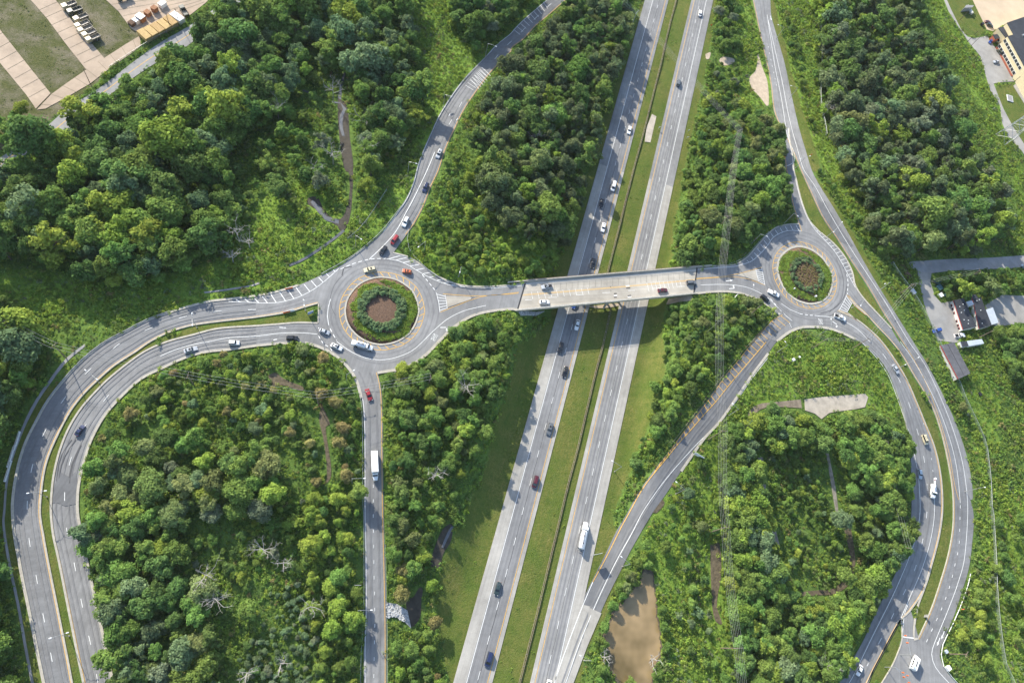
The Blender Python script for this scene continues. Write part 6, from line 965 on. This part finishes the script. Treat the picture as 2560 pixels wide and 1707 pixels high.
for a in [('C0 1512,-60 1505,0 1440,250 1370,560 1290,880 1210,1200 1110,1568 C1 1040,280 960,600 868,960', 'rusty double guardrail in the highway median above the bridge', M_RUST, False, True), ('C1 905,1265 840,1568 C2 760,300 680,640 600,980 520,1280 450,1568 C3 330,500 200,1040 65,1568 50,1640', 'rusty double guardrail in the highway median below the bridge', M_RUST, False, True), ('B1 1400,545 1388,620 1412,740 1475,815 1600,930 1750,1022 1950,1075 2150,1078', 'guardrail curving along the bushes above the bridge approach', M_STEEL, True),
          ('B0 2160,480 1950,690 1820,850 1680,1070 1600,1250 1500,1480 B1 1450,100 1380,265 1270,412 1150,560 1010,690 850,810 600,952', 'long guardrail on the outer side of the upper left road'), ('B2 958,500 975,700 982,1568 B3 988,0 988,950 965,1300 960,1640', 'guardrail on the left side of the straight ramp'), ('B2 1340,252 1240,305 1170,385 1162,450', 'short curved guardrail where the straight ramp begins', M_STEEL), ('B3 1188,300 1195,700 1204,1100 1208,1640', 'guardrail on the right side of the straight ramp'), ('C1 2350,1388 2240,1520 C2 2140,60 1950,290 1820,460 1690,640 1545,830 1440,965', 'dark guardrail along the yellow hatching of the merging ramp', M_RUST), ('D3 1850,565 1820,690 1750,880 1680,1040 1612,1175 1582,1260 1592,1390 1650,1475 1750,1590', 'white guardrail curving round the lower right corner', M_WHITEP), ('C1 1990,862 2130,800 2240,680 2350,565', 'guardrail outside the hatching left of the right roundabout', M_STEEL, True), ('D2 1165,435 1228,620 1265,775 1300,960', 'guardrail on the left of the right inner road', M_STEEL), ('D1 0,1235 40,1290 30,1360', 'short curved guardrail left of the ramp head', M_STEEL, True), ('A1 1560,1292 1340,1372 1150,1472 978,1560 A2 828,102 698,222 556,384 426,556 325,738', 'guardrail along the outside of the left curve', M_STEEL)]: guardrail(*a)
fm = bpy.data.materials.new('chain_link'); fm.use_nodes = True; t = fm.node_tree; b = t.nodes['Principled BSDF']; b.inputs['Base Color'].default_value = (.25, .30, .25, 1); b.inputs['Roughness'].default_value = .6; b.inputs['Alpha'].default_value = .3
def fence(s, label, h=2.0):
    P = follow(s, False, 5.0); c = P.mean(0); e = empty('chain_link_fence', c, label, 'fence'); Q = P-c; n = len(Q)
    mesh('mesh_panel', list(Q)+list(Q+[0, 0, h]), [(i, i+1, n+i+1, n+i) for i in range(n-1)], fm, e); MB().tube(list(Q+[0, 0, h]), .06, 5).build('top_rail', M_STEEL, e)
    for i in range(0, n, max(1, -(-n//90))): MB().tube([Q[i], Q[i]+[0, 0, h]], .05, 5).build('post', M_STEEL, e)
for a in [('D0 405,-40 420,60 480,300 485,520 475,740 470,900 490,1050 515,1170 525,1250', 'fence line along the left edge of the upper right wood'), ('D1 1125,850 1200,970 1290,1090 1380,1230 1450,1360 1520,1500 1560,1590 D2 1720,340 1790,520 1885,720 1970,920 2000,1100 2020,1300 2030,1568 D3 2040,0 2065,400 2075,700 2095,950 2125,1200 2160,1400 2210,1500 2260,1640', 'long chain-link fence down the right side of the scene'), ('B1 1200,190 1050,420 940,560 840,640', 'fence line on the grass above the left roundabout'), ('A0 1010,640 1240,490 1400,390 1640,260', 'weedy fence between the concrete strips and the service road')]: fence(*a)
# ------------------------------------------------------------------ signs, signals, small things
def sign(s, sz, m, label, h=3.0, az=None, up=False, legs=2, face=None):
    P = G(T(s), up, h)[0]; e = empty('road_sign', (P[0], P[1], P[2]-h), label, 'sign', az if az is not None else 0.6)
    MB().box((0, 0, h-sz[1]/2), (sz[0], .08, sz[1]), 0, .02).build('panel', m, e)
    if face: MB().box((0, -.06, h-sz[1]/2), (sz[0]*.94, .03, sz[1]*.9), 0, .01).build('face', face, e)
    for k in range(legs): x = (k/(max(legs-1, 1))-.5)*sz[0]*.7 if legs > 1 else 0; MB().tube([(x, .08, 0), (x, .08, h)], .06, 6).build('post', M_STEEL, e)
for a in [('C2 1730,1040', (4.2, 2.6), M_WHITEP, 'green backed road sign on posts beside the merging ramp', 4.5, 2.6, False, 2, M_GREENS), ('C3 792,382', (3.6, 2.6), M_WHITEP, 'big sign on a post in the highway gore', 6, .2, False, 2, M_GREENS), ('C1 2065,1142', (2.6, 2.2), M_WHITEP, 'green sign beside the road right of the bridge', 3.5, .9, True, 2, M_GREENS), ('B1 1815,1478', (2.0, 1.6), M_WHITEP, 'green sign at the kerb below the left roundabout', 3.2, -.9, True, 2, M_GREENS), ('B1 500,1290', (2.4, 2.2), M_WHITEP, 'blue and white sign on the grass tip west of the left roundabout', 2.6, .5, True, 2, mat('sign_blue', (.30, .38, .62), .5)), ('C0 1835,225', (1.1, 1.1), M_ORANGE, 'orange diamond sign right of the northbound highway', 2.4, .3, False, 1), ('C3 1265,130', (1.1, 1.1), M_ORANGE, 'orange sign in the weeds right of the merging ramp', 2.4, .3, False, 1), ('C0 1628,1192', (.9, .7), M_WHITEP, 'small pale sign right of the northbound highway, upper', 2.2, .3, False, 1), ('C0 1618,1255', (1.2, .9), M_WHITEP, 'small pale sign right of the northbound highway, lower', 2.2, .3, False, 1), ('B3 935,668', (2.4, .5), M_WHITEP, 'pale roadside sign left of the straight ramp', 2.6, 0, False, 1), ('C0 1357,1165', (.9, .7), M_WHITEP, 'small sign in the highway median by the concrete pad', 2.2, .3, False, 1), ('D0 404,1415', (.9, .9), M_ORANGE, 'orange sign in bushes right of the upper right road', 2.2, .3, False, 1), ('D0 155,1438', (.8, .8), M_ORANGE, 'orange sign left of the ramp into the right roundabout', 2.2, .3, False, 1), ('D3 1800,888', (1.0, 1.0), M_ORANGE, 'orange sign behind the white curved guardrail', 2.2, .3, False, 1), ('D3 1468,950', (1.3, 3.4), M_LOTG, 'grey sign panel at the tip of the right grass median', 2.2, 1.0, False, 2), ('C1 2143,755', (1.8, 1.4), M_BLACK, 'dark backed sign left of the right roundabout', 3, .7, True, 2), ('B0 1735,875', (2.2, .9), M_BLACK, 'dark sign panel beside the upper left road', 6, .9, False, 1), ('D2 880,480', (.1, .1), M_WHITEP, 'small marker post at the corner of the concrete pad', 1.2, 0, False, 1)]: sign(*a)
for s, m, l in (('B1 303,1083', M_ORANGE, 'orange barrier at the white hatching west of the left roundabout'), ('B1 283,1300', M_ORANGE, 'orange barrier at the median kerb west of the left roundabout'), ('B1 322,1290', M_WHITEP, 'white barrier beside the median orange one')):
    P = G(s, True)[0]; e = empty('traffic_barrier', P+[0, 0, .2], l, 'barrier', .35); MB().rings([[(x, -.3, 0), (x, .3, 0), (x, .12, .45), (x, .1, .95), (x, -.1, .95), (x, -.12, .45)] for x in (-1.4, 1.4)]).build('body', m, e); MB().box((0, 0, .98), (2.4, .12, .06)).build('top_strip', M_WHITEP, e)
def mast(base, tips, label, h=6.5):
    B = G(base)[0]; e = empty('signal_mast', B, label, 'traffic signal'); MB().tube([(0, 0, 0), (0, 0, h)], .16, 8, .11).build('pole', M_STEEL, e); k = 0
    for tp in tips:
        p = G(tp, False, h)[0]-B; a = MB().tube([(0, 0, h-.3), (p[0], p[1], h)], .09, 6, .05).build('mast_arm', M_STEEL, e)
        for f in (.6, .95): MB().box((p[0]*f, p[1]*f, h-.55), (.4, .4, 1.1), .5, .05).build('signal_head', M_ORANGE, a)
mast('D3 1072,1420', ['D3 1298,1502', 'D3 1312,1570'], 'signal mast with two long arms at the lower right junction'); mast('D3 1212,1308', ['D3 1270,1122'], 'signal mast with one arm at the junction stop line')
for s, sz, m, l in (('D1 1545,1020', (2.6, 2.6, 1.3), mat('bin_teal', (.05, .12, .13), .6), 'dark teal bin beside the lot hedge, upper'), ('D1 1562,1078', (2.6, 2.8, 1.3), MATS['bin_teal'], 'dark teal bin beside the lot hedge, lower'), ('D1 1575,1148', (2.2, 2.0, 1.2), M_WHITEP, 'white crate below the teal bins'), ('D1 1618,1146', (1.2, 1.2, 1.0), MATS['bin_teal'], 'small teal bin right of the white crate'), ('D1 1320,1118', (1.8, 2.6, 1.4), M_SLAB, 'pale blue covered box at the chain-link fence'), ('D1 1275,960', (2.6, 3.6, .8), M_MULCH, 'dark flat trailer in the weeds by the lot corner'), ('D1 1248,898', (1.4, 3.0, .7), M_MULCH, 'narrow dark trailer in the weeds by the gravel lane'), ('D1 1340,1000', (1.2, 3.2, .7), M_MULCH, 'narrow dark frame beside the lot edge'), ('D2 222,172', (1.4, 1.2, 1.2), M_WHITEP, 'grey utility cabinet in the grass, left one'), ('D2 280,146', (.8, .8, .9), M_WHITEP, 'white utility cabinet in the grass, right one'), ('D3 1640,1430', (1.8, 1.6, 1.4), M_WHITEP, 'white cabinet by the curved guardrail'), ('D3 1620,1278', (1.4, 1.2, 1.2), M_SLAB, 'pale cabinet behind the curved guardrail'), ('D1 228,1092', (.6, .5, 1.0), M_WHITEP, 'white utility box on the right roundabout, left one'), ('D1 425,1162', (.8, .7, 1.0), M_WHITEP, 'white utility box on the right roundabout, lower one'), ('D2 1940,482', (1.6, 1.6, .5), M_BLACK, 'dark square hatch in the meadow below the long shed'), ('D0 1958,232', (2.2, 1.6, 1.4), M_BLACK, 'dark box on the grass beside the beige yard')):
    P = G(s, s.startswith('D1 2') or s.startswith('D1 4'))[0]; e = empty('utility_box', P+([0, 0, .6] if s.startswith('D1 2') or s.startswith('D1 4') else [0, 0, .1]), l, 'box', .5); MB().box((0, 0, sz[2]/2), sz, 0, .05).build('body', m, e); MB().box((0, 0, sz[2]+.03), (sz[0]*1.04, sz[1]*1.04, .06), 0, .02).build('lid', m, e)
P = G('D0 2215,910')[0]; e = empty('solar_frame', P, 'white framed flat grey panel on the lawn by the building', 'panel', -.2); MB().box((0, 0, .5), (4.0, 5.2, .3), 0, .03).build('frame', M_WHITEP, e); MB().box((0, 0, .68), (3.4, 4.6, .06)).build('face', M_LOTG, e)
for i, s in enumerate(('A2 165,895', 'A2 105,1060', 'A2 78,1190', 'A2 137,975')):
    P = G(s)[0]; d = G('A2 150,960')[0]-G('A2 180,860')[0]; e = empty('concrete_barrier', P+[0, 0, .14], ['pale barrier block on the left footpath, topmost', 'pale barrier block on the left footpath, middle', 'long pale barrier block on the left footpath, lowest', 'short pale barrier block between two longer ones'][i], 'barrier', math.atan2(d[1], d[0])); L = (5.5, 7.5, 7.5, 2)[i]; MB().box((0, 0, .4), (L, .6, .8), 0, .08).build('body', M_WHITEP, e); MB().box((0, 0, .82), (L*.9, .3, .04)).build('cap', M_CONC, e)
q = MB(); r_ = random.Random(5)
for s, n_ in (('B3 1200,830 1290,845 1385,905 1410,1000 1355,1000 1270,955 1205,970', 260), ('C1 300,1292 60,1302 80,1328 220,1330', 90), ('B2 1,1', 0)):
    P = G(s)[:, :2]; c = 0
    while c < n_:
        x, y = r_.uniform(P[:, 0].min(), P[:, 0].max()), r_.uniform(P[:, 1].min(), P[:, 1].max())
        if inpoly(np.array([x]), np.array([y]), P)[0]: k = r_.uniform(.35, .8); q.box((x, y, float(Z(x, y))+.4), (k, k*.8, k*.6), r_.uniform(0, 3), k*.15); c += 1
tag(q.build('riprap_stones', M_RIPRAP), kind='stuff')
q = MB()
for a, b, n_ in (('A0 -140,100 0,275 240,560 465,855', 'A0 -300,190 -160,365 80,650 300,945', 9), ('A0 500,-10 670,200 960,540', 'A0 340,60 500,270 800,620', 8), ('A0 340,1010 470,872 600,777 790,642 960,532 1150,412 1280,335', 'A0 420,1000 640,880 830,770 1020,620 1210,490 1300,420', 9), ('A0 1000,20 1090,110 1250,290', 'A0 1780,-60 1850,10 1890,30', 5)):
    A, B = G(a), G(b); ladder(q, A, B, n_, .11, .175, False)
tag(q.build('paving_joints', mat('weedy_joint', (.12, .11, .06), .9)), kind='structure')
q = MB()
for i_, (nm, fr) in enumerate((('west_road_outbound', (.16, .33, .64, .81)), ('west_road_inbound', (.17, .35, .64, .82)), ('south_ramp', (.3, .7)), ('merging_ramp', (.5, .66)), ('right_main_road', (.36, .56)), ('inner_road', (.2, .36, .6, .76)), ('slip_road', (.22, .42)), ('north_road', (.2, .36, .62, .8)))):
    A, B = (smooth(P, 90) for P in E[nm]); V = (B-A); Wd = np.linalg.norm(V[:, :2], axis=1)[:, None]
    for f in fr: C = A+V*f; ribbon(q, C-V/Wd*.38, C+V/Wd*.38, .214, False, 1, .02, 90)
for nm in RINGS:
    P = RINGS[nm]; c = P[:-1].mean(0)
    for f in (1.10, 1.21, 1.33): line(q, (c+(P-c)*f), .7, .214, True, 120)
tag(q.build('tyre_wear', road_mat('tyre_wear', (.182, .182, .182), (.3, 1))), kind='structure')
# skid marks and patches on the roads (worn into the paving)
q = MB()
for k, s in enumerate(('A2 700,900 620,1010 560,1150 540,1300', 'A2 745,950 690,1060 650,1170 640,1300', 'A2 660,900 590,1000 545,1100 520,1280', 'A2 720,1000 672,1120 640,1250')): line(q, G(s), (.35, .5, .3, .6)[k], .225, False)
line(q, G('B1 730,1330 690,1250 680,1180 720,1050 800,960'), .18, .225, True); line(q, G('D1 560,1300 660,1200 690,1080 680,950 620,800'), .2, .225, True); line(q, G('D1 480,1310 600,1270 690,1170 720,1060'), .3, .226, True); line(q, G('B1 790,960 775,930 800,900 880,880'), .5, .225, True)
tag(q.build('skid_marks', mat('rubber_marks', (.085, .085, .088), .8)), kind='structure')
q = MB(); drape(q, G('A2 480,1478 530,1478 600,1510 650,1500 705,1488 712,1300 700,1190 640,1240 560,1200 500,1330'), .224, False); drape(q, G('D1 440,240 490,290 520,280 560,360 700,580 780,690 760,700 640,640 500,430'), .226); drape(q, G('D2 1330,160 1400,190 1440,215 1420,250 1370,225'), .227)
tag(q.build('asphalt_patch', M_ASPH2), kind='structure')
# ------------------------------------------------------------------ air
hz_ = MB().box((110, 180, 139), (9000, 9000, 282)); ho = tag(hz_.build('haze', None), kind='stuff')
ho.data.materials.clear(); hm = bpy.data.materials.new('haze'); hm.use_nodes = True; t = hm.node_tree; t.nodes.clear(); out = t.nodes.new('ShaderNodeOutputMaterial'); pv = t.nodes.new('ShaderNodeVolumePrincipled')
pv.inputs['Color'].default_value = (.86, .90, .95, 1); pv.inputs['Density'].default_value = .000028; t.links.new(pv.outputs[0], out.inputs['Volume']); ho.data.materials.append(hm)
